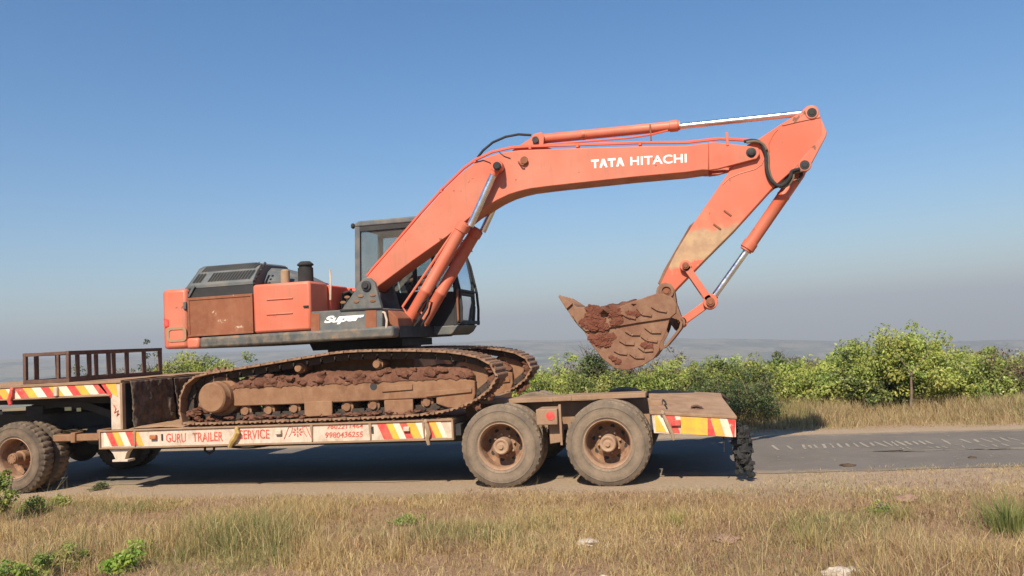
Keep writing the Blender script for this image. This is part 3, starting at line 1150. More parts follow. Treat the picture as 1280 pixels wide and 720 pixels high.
# tail: sloped wings over a striped skirt
for side in (0, 1):
    m = (lambda p: p) if side == 0 else (lambda p: (p[0], W1 - p[1], p[2]))
    A_, B_, C_, D_ = (1.87, -.012, .886), (2.87, -.012, .80), (2.74, 1.02, .945), (1.80, 1.02, 1.035)
    q = [m(p) for p in (A_, B_, C_, D_)]
    if side:
        q = [q[1], q[0], q[3], q[2]]
    b = MB()
    b.hexa(*q, (0, 0, -.035))
    b.build('tail_wing', M['trailer'], TR, bevel=.006)
    yy0, yy1 = sorted((m((0, .002, 0))[1], m((0, .03, 0))[1]))
    b = MB()
    b.prism([(1.885, .848), (2.855, .765), (2.845, .555), (1.90, .628)], yy0, yy1)
    b.build('tail_skirt', M['cream'], TR, bevel=.004)
    yy0, yy1 = sorted((m((0, .035, 0))[1], m((0, 1.02, 0))[1]))
    MB().prism([(2.70, .74), (2.82, .74), (2.80, .56), (2.72, .56)], yy0, yy1).build('tail_frame', M['dark'], TR)
    MB().prism([(1.86, .86), (2.0, .86), (2.0, .70), (1.86, .66)], yy0, yy1).build('tail_frame', M['dark'], TR)
    # small step plates on the wing
yy = .45
MB().box(1.862, 2.0, .36, .66, .86, .985).build('tail_box', M['trailer'], TR, bevel=.006)
b = MB()
b.hexa((1.80, 1.021, 1.033), (2.74, 1.021, .943), (2.74, W1 - 1.021, .943), (1.80, W1 - 1.021, 1.033), (0, 0, -.03))
b.build('tail_plate', M['trailer'], TR, bevel=.004)
b = MB()
cx_, cz_ = 2.42, .915
b.tube([(cx_ - .07, .28, .865), (cx_ - .06, .26, .905), (cx_, .25, .915), (cx_ + .05, .26, .895), (cx_ + .06, .28, .855)], .014, 7)
b.lump((cx_, .30, .875), (.08, .05, .025), 3, 2, .5)
b.build('rope_eye', M['rackbrown'], TR)
b = MB()
b.tube([(2.02, .35, .99), (2.05, .18, .975), (2.06, .10, .955)], .012, 6)
b.build('wing_handle', M['dark'], TR)
tt = lambda x: 515.6 + (x - 818) * 0.0585
tb = lambda x: 539.6 + (x - 820) * 0.0700
Yt = 0.0005
stripes(TR, Yt, [
    ('yellow', [(818, tt(818)), (819, tt(819)), (833, tb(833)), (820, tb(820))]),
    ('white_tape', [(819.5, tt(819)), (828, tt(828)), (836, tb(836)), (833.5, tb(833))]),
    ('red', [(828.5, tt(828)), (842, tt(842)), (850, tb(850)), (837, tb(837))]),
    ('white_tape', [(842.5, tt(842)), (850.5, tt(850)), (850.5, tb(850) - 14), (847, tb(847) - 12)]),
    ('yellow', [(851, tt(851)), (884, tt(884)), (884, tb(884)), (851, tb(851))]),
    ('red', [(884.5, tt(884)), (887, tt(887)), (895, tb(895)), (884.5, tb(884))]),
    ('yellow', [(887.5, tt(887)), (898, tt(898)), (906, tb(906)), (895.5, tb(895))]),
    ('white_tape', [(898.5, tt(898)), (908, tt(908)), (916, tb(916)), (906.5, tb(906))]),
    ('red', [(908.5, tt(908)), (919.5, tt(919)), (918, tb(918)), (916.5, tb(916))]),
])
x, z = at(845, 529, 0)
MB().box(x - .055, x + .055, -.035, .001, z - .03, z + .04).build('tail_lamp', M['red'], TR, bevel=.008)
b = MB()
b.tube([(2.70, .06, .58), (2.71, .06, .48), (2.70, .07, .38)], .007, 5)
b.build('earth_strap', M['rubber'], TR)

# ------------------------------------------------------------------ towing truck (only its tail is in view)
TT = thing('towing_truck', 'dark truck chassis with dusty dual rear wheels under the trailer gooseneck', 'truck', (-8.5, 1.37, 0))
TX = -7.2533
b = MB()
for y in (.92, 1.74):
    b.prism([(-13.2, 1.08), (-5.95, 1.08), (-5.95, .92), (-6.4, .82), (-13.2, .80)], y, y + .09)
for x in (-6.1, -8.6, -10.5):
    b.box(x, x + .1, 1.0, 1.75, .84, 1.04)
b.build('chassis_rail', M['dark'], TT)
b = MB()
b.box(-6.85, -6.02, .30, .42, .70, .80)
b.box(-6.52, -6.44, .27, .45, .68, .83)
b.box(-6.07, -6.0, .27, 2.5, .72, .86)
b.build('rear_cross_bar', M['dust'], TT, bevel=.012)
b = MB()
b.cyl((TX + .2, 1.37, 1.09), (TX + .2, 1.37, 1.20), .45, n=28)
b.prism([(TX - .5, 1.08), (TX + .7, 1.08), (TX + .5, 1.19), (TX - .3, 1.19)], 1.0, 1.74)
b.build('fifth_wheel', M['dark'], TT)
for y in (.70, 1.97):
    b = MB()
    for k in range(8):
        L = .75 - k * .06
        b.prism([(TX - L, .74 + k * .02), (TX, .70 + k * .02), (TX + L, .74 + k * .02), (TX + L, .757 + k * .02), (TX, .717 + k * .02), (TX - L, .757 + k * .02)], y, y + .08)
    b.build('leaf_spring', M['dark'], TT)
b = MB()
b.cyl((TX, .35, .508), (TX, 2.39, .508), .09)
b.lump((TX, 1.37, .508), (.24, .26, .24), 2, 3, .08)
b.build('axle', M['dark'], TT)
MB().cyl((-6.55, .75, .74), (-6.0, .75, .74), .14, n=20).build('air_tank', M['dark'], TT)
MB().cyl((-6.5, 1.37, .66), (-6.1, 1.37, .66), .17, n=20).build('air_tank', M['dark'], TT)
for px, py, w in ((85, 511, .12), (98.5, 512, .075)):
    x, z = at(px, py, .52)
    MB().box(x - w / 2, x + w / 2, .515, .53, z - .028, z + .028).build('reflector_plate', M['reflector'], TT, bevel=.006)
b = MB()
b.prism(prof([(40, 506), (70, 501), (110, 503), (138, 513), (138, 522), (108, 512), (70, 509), (40, 514)], .54), .535, .60)
b.build('mudguard_stay', M['dark'], TT)
b = MB()
x, z = at(43, 514, .5)
b.box(x - .16, x + .15, .5, .9, z - .06, z + .08)
b.build('battery_box', M['dark'], TT, bevel=.01)
dual(TT, TX, 0.0, False, ME_TYRE_B, ME_HUB_D)
dual(TT, TX, W1, True, ME_TYRE_B, ME_HUB_D, detail=False)
dual(TT, -11.9, 0.06, False, ME_TYRE_B, ME_HUB_D, detail=False)
dual(TT, -11.9, W1 - .06, True, ME_TYRE_B, ME_HUB_D, detail=False)
# cab and headboard, left of the picture
b = MB()
b.prism([(-12.9, .75), (-10.7, .75), (-10.7, 2.9), (-12.2, 2.9), (-12.75, 1.9), (-12.9, 1.7)], .15, 2.6)
b.build('cab', M['orange_red'], TT, bevel=.08)
MB().prism([(-12.69, 1.95), (-12.25, 2.75), (-12.24, 2.75), (-12.68, 1.95)], .35, 2.4).build('windscreen', M['glass'], TT)
b = MB()
for y in (.2, 2.5):
    b.box(-10.2, -10.1, y, y + .06, 1.05, 2.6)
b.box(-10.2, -10.1, .26, 2.5, 2.5, 2.58)
b.box(-10.21, -10.09, .1, 2.66, 1.0, 1.06)
b.build('headboard', M['dark'], TT)

# ------------------------------------------------------------------ basket rack on the gooseneck
RK = thing('steel_basket', 'rusty barred steel basket standing across the trailer gooseneck', 'basket', (-6.84, 1.2, NZ1))
x0, x1, y0, y1, z0, z1 = -7.20, -6.46, .14, 2.25, NZ1 + .012, 2.02
t = .055
for x in (x0, x1):
    MB().box(x, x + t, y0, y1, z1 - .05, z1).build('top_rail', M['rackbrown'], RK, bevel=.004)
    MB().box(x, x + t, y0, y1, z0, z0 + .06).build('bottom_rail', M['rackbrown'], RK, bevel=.004)
    ny = 6
    for k in range(ny):
        y = y0 + (y1 - y0 - .05) * k / (ny - 1)
        if x == x0 and 0 < k:
            y -= .21
        MB().box(x + .003, x + t - .003, y, y + .05, z0 + .061, z1 - .051).build('post' if k in (0, ny - 1) else 'bar', M['rackbrown'], RK, bevel=.003)
for y in (y0, y1 - .05):
    MB().box(x0 + t + .001, x1 - .001, y, y + .05, z1 - .052, z1 - .004).build('top_rail', M['rackbrown'], RK, bevel=.004)
    MB().box(x0 + t + .001, x1 - .001, y, y + .05, z0 + .002, z0 + .056).build('bottom_rail', M['rackbrown'], RK, bevel=.004)
MB().box(-6.62, -6.58, y0 + .002, y0 + .04, z0 + .057, z1 - .053).build('bar', M['rackbrown'], RK, bevel=.003)

# ------------------------------------------------------------------ sheet hung on the rear wall of the gooseneck
def sheet(name, x, y0, y1, z0, z1, seed, amp, mat, label, cat, group=None):
    ny, nz = 44, 26
    vs, fs = [], []
    for i in range(ny):
        for j in range(nz):
            u, w = i / (ny - 1), j / (nz - 1)
            y = y0 + (y1 - y0) * u
            z = z1 - (z1 - z0) * w + .03 * mnoise.noise((u * 4 + seed, 0, 0)) * w
            k = amp * (.4 + .6 * w)
            xx = x + k * (1.4 + 1.2 * mnoise.noise((u * 5, w * 1.6, seed)) + .8 * abs(mnoise.noise((u * 9 + w * 5, w * 4, seed + 3))) + .5 * mnoise.noise((u * 24, w * 16, seed)))
            vs.append((xx, y, z))
    for i in range(ny - 1):
        for j in range(nz - 1):
            fs.append((i * nz + j, i * nz + j + 1, (i + 1) * nz + j + 1, (i + 1) * nz + j))
    o = MB().add(vs, fs).build(name, mat, None, smooth=60)
    s = o.modifiers.new('thick', 'SOLIDIFY')
    s.thickness = .008
    return tag(o, label, cat, group)


sheet('rubber_sheet', -5.39, .10, 1.05, .885, 1.54, 3, .05, M['tarp'], 'black creased rubber sheet hanging on the gooseneck wall beside the cream post', 'sheet')
sheet('rubber_sheet', -5.38, 1.08, 2.2, .90, 1.53, 8, .06, M['tarp'], 'black rubber sheet hanging on the gooseneck wall behind the crawler track', 'sheet')

# rags tied to the rail
def rag(pts, r0, label, mat):
    b = MB()
    n = len(pts)
    b.tube([P3(px, py, -.03 - .01 * (i % 2)) for i, (px, py) in enumerate(pts)], [r0 * (.6 + .6 * math.sin(math.pi * (i + .5) / n)) for i in range(n)], 7)
    b.lump(P3(pts[0][0], pts[0][1], -.035), (.03, .025, .03), 4, 2)
    return tag(b.build('rag', mat, None), label, 'rag', 'rags tied to the trailer')


rag([(296, 536), (297, 541), (294, 547), (290, 552), (287, 559)], .035, 'yellow rag knotted to the rail between the painted words', M['rag'])
rag([(532, 527), (534, 534), (536, 542), (534, 548), (536, 556)], .028, 'tan rope end hanging over the striped end of the side rail', M['wood'])
rag([(828, 516), (832, 524), (836, 533), (840, 541), (842, 550)], .02, 'brown cord strands dangling down the striped tail skirt', M['wood'])
rag([(15, 487), (14, 494), (12, 500), (13, 506)], .03, 'reddish rag tied to the striped gooseneck rail', M['red'])

# bunch of black strips hanging from the tail corner
TS = thing('black_tassel', 'bunch of black rubber strips hanging from the tail corner of the trailer', 'tassel', (2.93, .25, .62))
r_ = random.Random(3)
b = MB()
b.tube([(2.86, .2, .70), (2.91, .22, .68), (2.94, .25, .62)], .015, 6)
b.build('tie', M['rubber'], TS)
for k in range(26):
    ox, oy = r_.uniform(-.085, .085), r_.uniform(-.08, .09)
    L = r_.uniform(.28, .56)
    z_ = .66 - r_.uniform(0, .06)
    b = MB()
    pts = []
    n = 8
    for i in range(n):
        t_ = i / (n - 1)
        pts.append((2.93 + ox * (.75 + .25 * t_) + r_.uniform(-.035, .035), .25 + oy * (.75 + .25 * t_) + r_.uniform(-.035, .035), max(.06, z_ - L * t_)))
    b.tube(pts, [r_.uniform(.006, .040) for _ in range(n)], 5)
    for q_ in range(4):
        b.lump(pts[r_.randrange(1, n)], (r_.uniform(.025, .06), r_.uniform(.02, .05), r_.uniform(.025, .055)), k * 3 + q_, 1, .8, 2.5)
    b.build('strip', M['rubber'], TS, smooth=None)

# ------------------------------------------------------------------ excavator
EX = thing('excavator', 'orange crawler excavator with dark grey cab, loaded on the low-bed trailer', 'excavator', (-2.2, 1.37, .89))
EXL = root_loc(EX)
TRK = [(-4.40, .905), (-3.2, .900), (-2.0, .900), (-1.2, .912), (-.70, .955), (-.30, 1.08), (-.06, 1.25), (.015, 1.40), (-.06, 1.55),
       (-.30, 1.675), (-.84, 1.765), (-1.94, 1.815), (-2.63, 1.765), (-3.55, 1.67), (-4.20, 1.60), (-4.42, 1.50), (-4.53, 1.31), (-4.55, 1.11), (-4.51, .97)]


def catmull(pts, n=40):
    out = []
    N = len(pts)
    for i in range(N):
        p0, p1, p2, p3 = (np.array(pts[(i + k) % N]) for k in (-1, 0, 1, 2))
        for t in np.linspace(0, 1, n, endpoint=False):
            out.append(.5 * ((2 * p1) + (-p0 + p2) * t + (2 * p0 - 5 * p1 + 4 * p2 - p3) * t * t + (-p0 + 3 * p1 - 3 * p2 + p3) * t ** 3))
    return np.array(out)


loop = catmull(TRK)
seg = np.linalg.norm(np.roll(loop, -1, 0) - loop, axis=1)
cum = np.concatenate([[0], np.cumsum(seg)])
N_SHOE = 49
PITCH = cum[-1] / N_SHOE


def along(s):
    s = s % cum[-1]
    i = int(np.searchsorted(cum, s, side='right')) - 1
    t = (s - cum[i]) / seg[i]
    return loop[i] * (1 - t) + loop[(i + 1) % len(loop)] * t


# shoe: plate with three grousers, tips at local z = 0
b = MB()
hl = PITCH * .47
SW = .29
b.prism([(-hl, -.034), (hl, -.034), (hl, -.014), (hl - .014, -.002), (hl - .030, -.002), (hl - .044, -.014), (.024, -.014), (.010, 0), (-.012, 0), (-.024, -.014),
         (-hl + .044, -.014), (-hl + .032, -.002), (-hl + .014, -.002), (-hl, -.012)], -SW, SW)
ME_SHOE = b.mesh('track_shoe', smooth=25)
ME_SHOE.materials.append(M['tracksteel'])
for far in (0, 1):
    dy = 2.14 * far
    yc = .31 + dy
    # chain of links
    b = MB()
    for k in range(N_SHOE):
        p, p2 = along((k - .42) * PITCH), along((k + .42) * PITCH)
        t = (p2 - p) / np.linalg.norm(p2 - p)
        nrm = np.array([t[1], -t[0]])
        for yy in (-.11, .07):
            c0, c1 = p - nrm * .09, p2 - nrm * .09
            b.bar((c0[0], yc + yy, c0[1]), (c1[0], yc + yy, c1[1]), .04, .09, up=(nrm[0], 0, nrm[1]))
        c = (p - nrm * .085)
        b.cyl((c[0], yc - .15, c[1]), (c[0], yc + .13, c[1]), .026, n=8)
    ch = b.build('track_chain', M['chain'], EX, smooth=None)
    for k in range(N_SHOE):
        p, p2 = along((k - .45) * PITCH), along((k + .45) * PITCH)
        m_ = (p + p2) / 2
        t = (p2 - p) / np.linalg.norm(p2 - p)
        nrm = np.array([t[1], -t[0]])
        o = bpy.data.objects.new('track_shoe', ME_SHOE)
        COL.objects.link(o)
        o.parent = ch
        X_ = Vector((t[0], 0, t[1]))
        Z_ = Vector((nrm[0], 0, nrm[1]))
        Y_ = Z_.cross(X_)
        mt = Matrix((X_, Y_, Z_)).transposed().to_4x4()
        mt.translation = Vector((m_[0], yc, m_[1])) - EXL
        o.matrix_local = mt
    # frame
    Yf = .13
    fr_px = [(285, 487), (300, 482), (420, 478), (545, 473), (575, 472), (593, 476), (594, 492), (590, 506), (578, 511), (560, 510), (545, 505), (545, 497), (383, 505), (293, 508), (283, 500)]
    b = MB()
    b.prism(prof(fr_px, Yf), Yf + dy, .50 + dy)
    fr = b.build('track_frame', M['dust'], EX, bevel=.015)
    b = MB()
    b.prism(prof([(478, 483), (516, 480), (516, 487), (478, 490)], Yf), Yf - .02 + dy, Yf - .001 + dy)
    b.prism(prof([(533, 489), (590, 485), (590, 490), (533, 496)], Yf), Yf - .025 + dy, Yf - .001 + dy)
    b.build('frame_rib', M['dust'], fr, bevel=.005)
    x, z = at(467, 483, Yf)
    MB().lathe((x, Yf - .002 + dy, z), (0, 1, 0), [(0, -.002), (.05, -.002), (.05, .001)], 12, False).build('access_hole', M['dark'], fr)
    for px0, px1, py0, py1 in ((381, 415, 501, 521), (481, 516, 499, 519)):
        (xa, za), (xb, zb) = at(px0, py1, .1), at(px1, py0, .1)
        MB().box(xa, xb, .09 + dy, .128 + dy, za, zb).build('roller_guard', M['dust'], fr, bevel=.01)
    for px, py in ((306, 514), (335, 513), (367, 511), (398, 511), (433, 509), (466, 507), (498, 506), (533, 503)):
        x, z = at(px, py, .15)
        b = MB()
        b.lathe((x, .15 + dy, z), (0, 1, 0), [(0, 0), (.05, 0), (.055, .012), (.055, .03), (.085, .032), (.085, .30), (0, .30)], 20, False)
        b.build('track_roller', M['dust'], fr)
    for px, py in ((372, 460.5), (470, 455.5)):
        x, z = at(px, py, .10)
        b = MB()
        b.lathe((x, .10 + dy, z), (0, 1, 0), [(0, 0), (.045, 0), (.052, .01), (.052, .07), (.07, .072), (.07, .32), (0, .32)], 20, False)
        b.build('carrier_roller', M['dust'], fr)
    # idler and its yoke
    b = MB()
    b.lathe((-.42, .20 + dy, 1.345), (0, 1, 0), [(0, .0), (.07, .0), (.09, .03), (.20, .035), (.25, .02), (.265, .03), (.265, .07), (.29, .09), (.29, .16), (.265, .18), (.265, .24), (0, .25)], 36, False)
    b.build('idler', M['dust'], EX)
    # sprocket and final drive
    sx_, sz_ = -3.97, 1.27
    b = MB()
    nt = 21
    pts = []
    for k in range(nt):
        for q_, r__ in ((0, .36), (.35, .36), (.5, .41), (.85, .41)):
            a = 2 * math.pi * (k + q_) / nt
            pts.append((sx_ - .10 + r__ * math.cos(a), sz_ + .0 + r__ * math.sin(a)))
    b.prism(pts, .27 + dy, .33 + dy)
    b.build('sprocket', M['tracksteel'], EX)
    b = MB()
    prf = [(0, -.075), (.185, -.075), (.205, -.055), (.207, .05), (.215, .06), (.215, .14), (.27, .16), (.29, .30), (0, .31)]
    if far:
        b.lathe((sx_, 2.74, sz_), (0, -1, 0), prf, 32, False)
    else:
        b.lathe((sx_, 0, sz_), (0, 1, 0), prf, 32, False)
    b.build('final_drive', M['dust'], EX)
    # soil heaped on the frame
    top_px = [(286, 486), (300, 473), (330, 466), (352, 467), (362, 469), (385, 466), (405, 462), (440, 464), (462, 464), (482, 461), (520, 458), (560, 455.5), (582, 457), (590, 463), (594, 473)]
    xs_t = [at(a, b_, .2)[0] for a, b_ in top_px]
    zs_t = [at(a, b_, .2)[1] for a, b_ in top_px]
    nu, nv = 120, 16
    vs, fs = [], []
    for i in range(nu):
        x = xs_t[0] + (xs_t[-1] - xs_t[0]) * i / (nu - 1)
        zt = float(np.interp(x, xs_t, zs_t))
        for j in range(nv):
            v = j / (nv - 1)
            base = 1.385
            hgt = max(.02, zt - base)
            prof_h = math.sin(math.pi * min(1, v * 1.08 + .0)) ** .45 if v < .93 else max(0, math.sin(math.pi * v)) ** .45
            nn = mnoise.noise((x * 6, v * 3, far * 9)) * .9 + mnoise.noise((x * 15, v * 7, far * 9)) * .7 + mnoise.noise((x * 40, v * 18, far * 9)) * .4
            z = base + hgt * prof_h * (1 + .10 * nn)
            y = .125 + .40 * v - .035 * nn * (1 if v < .5 else 0) + .02 * mnoise.noise((x * 11, v * 9, 3))
            if j == 0:
                z, y = min(z, 1.40) - .05 * abs(nn), .118
            vs.append((x, max(y, .06) + dy, z))
    for i in range(nu - 1):
        for j in range(nv - 1):
            fs.append((i * nv + j, (i + 1) * nv + j, (i + 1) * nv + j + 1, i * nv + j + 1))
    MB().add(vs, fs).build('heaped_soil', M['mud'], fr, smooth=60)
    b = MB()
    rq_ = random.Random(31 + far)
    for k in range(54):
        x = rq_.uniform(xs_t[1], xs_t[-2])
        zt = float(np.interp(x, xs_t, zs_t))
        s_ = rq_.uniform(.02, .055)
        b.lump((x, .135 + dy + rq_.uniform(-.015, .05), 1.41 + rq_.uniform(0, 1) ** 1.5 * max(.03, zt - 1.45)), (s_ * 1.4, s_ * .8, s_), k + 7, 2, .8, 2.4)
    kind(b.build('soil_clump', M['mud'], fr, smooth=60), 'stuff')
    # clods between the rollers and round the drive
    b = MB()
    rr_ = random.Random(11 + far)
    for k in range(70):
        x = rr_.uniform(-4.3, -.75)
        b.lump((x, .06 + dy + rr_.uniform(0, .12), .955 + rr_.uniform(-.01, .03)), (rr_.uniform(.02, .07), .05, rr_.uniform(.012, .03)), k, 2, .7, 2.4)
    for k in range(26):
        b.lump((-4.36 + rr_.uniform(-.12, .1), .1 + dy + rr_.uniform(-.05, .2), .98 + rr_.uniform(-.05, .12)), (rr_.uniform(.025, .065), rr_.uniform(.03, .06), rr_.uniform(.02, .045)), k + 60, 2, .8, 2.6)
    for k in range(8):
        a = math.radians(rr_.uniform(-70, 25))
        b.lump((-.45 + .38 * math.cos(a), .12 + dy, 1.34 + .36 * math.sin(a)), (.06, .03, .05), k + 80, 2, .8, 2.6)
    o = b.build('caked_mud', M['mud'], fr, smooth=60)
    kind(o, 'stuff')

b = MB()
b.prism([(-3.1, 1.25), (-1.2, 1.25), (-1.3, 1.72), (-3.0, 1.72)], .51, 2.26)
b.build('undercarriage_body', M['dust'], EX, bevel=.02)
b = MB()
b.cyl((-2.18, 1.37, 1.70), (-2.18, 1.37, 1.93), .68, n=40)
b.prism([(-2.85, 1.83), (-1.5, 1.83), (-1.5, 1.935), (-2.9, 1.935)], .72, 2.0)
b.build('slew_ring', M['dark'], EX)

# ---- upper structure
b = MB()
b.box(-4.45, -1.36, .26, 2.48, 1.945, 2.10)
b.build('turntable', M['dark'], EX)
for far in (0, 1):
    ya, yb = (.03, .26) if not far else (2.48, 2.71)
    b = MB()
    b.box(-4.20, -1.36, ya, yb, 1.945, 2.098)
    b.build('side_skirt', M['skirt'], EX, bevel=.035)
    b = MB()
    b.prism([(-4.40, 1.945), (-4.205, 1.945), (-4.205, 2.098), (-4.40, 2.098)], ya + .002, yb)
    b.build('skirt_end', M['orange'], EX, bevel=.034)
b = MB()
b.plan([(-4.39, .04), (-4.72, .04), (-4.79, .10), (-4.95, .7), (-5.0, 1.37), (-4.95, 2.04), (-4.79, 2.64), (-4.72, 2.70), (-4.39, 2.70)], 1.96, 2.79)
cw = b.build('counterweight', M['orange'], EX, bevel=.045)
# worn grab outline on the counterweight side
b = MB()
c0, c1 = at(209, 428, .04), at(233, 408, .04)
cx_, cz_, hw, hh = (c0[0] + c1[0]) / 2, (c0[1] + c1[1]) / 2, (c1[0] - c0[0]) / 2, (c1[1] - c0[1]) / 2


def rrect(hw, hh, r, n=5):
    pts = []
    for sx, sz, a0 in ((1, 1, 0), (-1, 1, 90), (-1, -1, 180), (1, -1, 270)):
        for k in range(n):
            a = math.radians(a0 + 90 * k / (n - 1))
            pts.append((cx_ + sx * (hw - r) + r * math.cos(a), cz_ + sz * (hh - r) + r * math.sin(a)))
    return pts


o1, o2 = rrect(hw, hh, .06), rrect(hw - .038, hh - .038, .035)
n = len(o1)
b.add([(x, .030, z) for x, z in o1] + [(x, .030, z) for x, z in o2] + [(x, .045, z) for x, z in o1] + [(x, .045, z) for x, z in o2],
      [((i + 1) % n, i, n + i, n + (i + 1) % n) for i in range(n)] + [(i, (i + 1) % n, 2 * n + (i + 1) % n, 2 * n + i) for i in range(n)]
      + [(n + (i + 1) % n, n + i, 3 * n + i, 3 * n + (i + 1) % n) for i in range(n)])
b.build('grab_frame', M['primer'], cw)
b = MB()
x, z = at(207, 403, .035)
b.prism([(x - .03, z - .06), (x + .05, z - .06), (x + .05, z + .03), (x - .03, z + .06)], .034, .042)
b.build('reflector_sticker', M['red'], cw)

# engine bay and its doors
b = MB()
b.box(-4.385, -3.39, .10, 2.62, 2.11, 2.78)
b.build('engine_bay', M['dark'], EX)
b = MB()
b.box(-4.365, -3.385, .052, .085, 2.125, 2.645)
dr = b.build('engine_door', M['rust'], EX, bevel=.006)
b = MB()
b.box(-4.375, -3.378, .042, .070, 2.615, 2.652)
b.box(-4.375, -3.378, .042, .070, 2.112, 2.140)
b.box(-4.375, -4.345, .042, .070, 2.141, 2.614)
b.box(-3.408, -3.378, .042, .070, 2.141, 2.614)
b.build('door_frame', M['rust'], dr, bevel=.004)
x, z = at(231, 382, .04)
MB().box(x - .015, x + .03, .02, .05, z - .05, z + .05).build('door_latch', M['grey'], dr, bevel=.006)
b = MB()
b.box(-4.36, -2.75, 2.63, 2.68, 2.12, 2.78)
b.build('far_side_door', M['orange'], EX, bevel=.02)
b = MB()
b.bar(P3(236, 371, .09), P3(243, 358, .09), .03, .03, (0, 1, 0))
b.build('hood_stay', M['grey'], EX)

# fuel tank cover
b = MB()
b.box(-3.372, -2.525, .045, .60, 2.105, 2.768)
ft = b.build('tank_cover', M['orange'], EX, bevel=.035)
for py0 in (374.5, 393):
    (xa, za), (xb, zb) = at(333, py0 + .4, .04), at(366, py0 - 1.4, .04)
    b = MB()
    b.box(xa, xb, .032, .05, za - .010, za + .012)
    b.build('pressed_rib', M['orange'], ft, bevel=.009)
x, z = at(382.5, 383, .04)
MB().box(x - .035, x + .035, .025, .05, z - .012, z + .012).build('latch', M['dark'], ft, bevel=.004)
b = MB()
b.prism([(-3.37, 2.11), (-2.50, 2.11), (-2.50, 2.74), (-3.37, 2.78)], .61, 1.2)
b.build('tank_rear_cover', M['orange_red'], EX, bevel=.02)
b = MB()
b.prism([(-3.37, 2.11), (-2.12, 2.11), (-2.12, 2.62), (-2.5, 2.735), (-3.37, 2.80)], 1.21, 1.66)
b.build('centre_cover', M['orange_red'], EX, bevel=.02)
b = MB()
b.box(-2.49, -2.12, .92, 1.20, 2.11, 2.50)
for k in range(9):
    b.cyl((-2.46 + .04 * k, .95 + .05 * (k % 4), 2.50), (-2.46 + .04 * k, .95 + .05 * (k % 4), 2.60 + .05 * ((k * 7) % 3)), .018, n=8)
for k in range(6):
    y = .94 + .045 * k
    b.tube([(-2.47, y, 2.50), (-2.45 + .02 * k, y, 2.63), (-2.35, y, 2.66 - .02 * k), (-2.25, y + .02, 2.58), (-2.2, y, 2.45)], .02, 7)
b.build('valve_block', M['dark'], EX)
b = MB()
b.tube([P3(413, 375, .6), P3(413.4, 350, .6), P3(412.6, 337, .6)], .014, 6)
b.build('hand_rod', M['cream'], EX)

# hood with louvres
H1, H2, H3 = at(280, 354, .13)[1], at(280, 339.5, .26)[1], at(280, 331, .36)[1]
HOOD = [(.13, 2.80), (.13, H1), (.26, H2), (.36, H3), (1.10, H3 + .02), (1.25, H3 - .1), (1.25, 2.80)]


def hood_sec(d):
    return HOOD


def loft_x(b, secs):
    """sections: list of (x, [(y,z)...]) joined along x"""
    n = len(secs[0][1])
    vs, fs = [], []
    for x, s in secs:
        vs += [(x + 0, y, z) for y, z in s]
    for i in range(len(secs) - 1):
        for k in range(n):
            m_ = (k + 1) % n
            fs.append((i * n + k, i * n + m_, (i + 1) * n + m_, (i + 1) * n + k))
    fs.append(tuple(range(n)))
    fs.append(tuple(range(len(secs) * n - 1, (len(secs) - 1) * n - 1, -1)))
    b.add(vs, [f[::-1] for f in fs])


def sec_s(k, zb=2.80):
    return [(y if y < .6 else y, zb + (z - zb) * k) for y, z in hood_sec(0)]


b = MB()
loft_x(b, [(-4.46, sec_s(.10)), (-4.44, sec_s(.5)), (-4.39, sec_s(.9)), (-4.31, sec_s(1.0)), (-3.52, sec_s(1.0)), (-3.44, sec_s(.95)), (-3.41, sec_s(.88))])
hd = b.build('engine_hood', M['grey'], EX, bevel=.012, smooth=30)
b = MB()
b.box(-4.46, -3.40, .115, .40, 2.785, 2.799)
b.build('hood_lip', M['grey'], hd, bevel=.004)
slot = MB()


def face_pt(x, y0, z0, y1, z1, t, out=.003):
    y, z = y0 + (y1 - y0) * t, z0 + (z1 - z0) * t
    nn = Vector((0, -(z1 - z0), (y1 - y0))).normalized() * out
    return (x, y + nn.y, z + nn.z)


for k in range(19):
    if k in (3, 4):
        continue
    x = -4.36 + k * .0475
    a, c = face_pt(x, .13, H1, .26, H2, .20, .010), face_pt(x + .045, .13, H1, .26, H2, .92, .010)
    slot.add([a, (a[0] + .030, a[1], a[2]), (c[0] + .030, c[1], c[2]), c], [(0, 1, 2, 3)])
for k in range(18):
    x = -4.29 + k * .0475
    a, c = face_pt(x, .26, H2, .36, H3, .12, .010), face_pt(x + .05, .26, H2, .36, H3, .92, .010)
    slot.add([a, (a[0] + .022, a[1], a[2]), (c[0] + .022, c[1], c[2]), c], [(0, 1, 2, 3)])
slot.build('louvre', M['rubber'], hd, smooth=None)
HOOD = [(.42, 2.80), (.42, H1 + .02), (.52, H2 + .02), (.62, H3 - .01), (1.10, H3 + .02), (1.25, H3 - .1), (1.25, 2.80)]
b = MB()
loft_x(b, [(-3.40, sec_s(.80)), (-3.34, sec_s(.74)), (-3.1, sec_s(.52)), (-2.90, sec_s(.22)), (-2.82, sec_s(.06))])
b.build('hood_nose', M['grey'], EX, bevel=.01, smooth=30)
b = MB()
b.tube([(-3.40, .15, 2.83), (-3.385, .25, 2.99), (-3.37, .36, 3.05)], .018, 6)
for k in range(5):
    b.lump((-3.36 + .01 * k, .15 + .04 * k, 2.88 + .05 * k), (.022, .022, .022), k, 1)
b.build('hood_hinge', M['dark'], EX)
x, _ = at(382, 340, .40)
b = MB()
zb, zt = at(382, 352, .40)[1], at(382, 327, .40)[1]
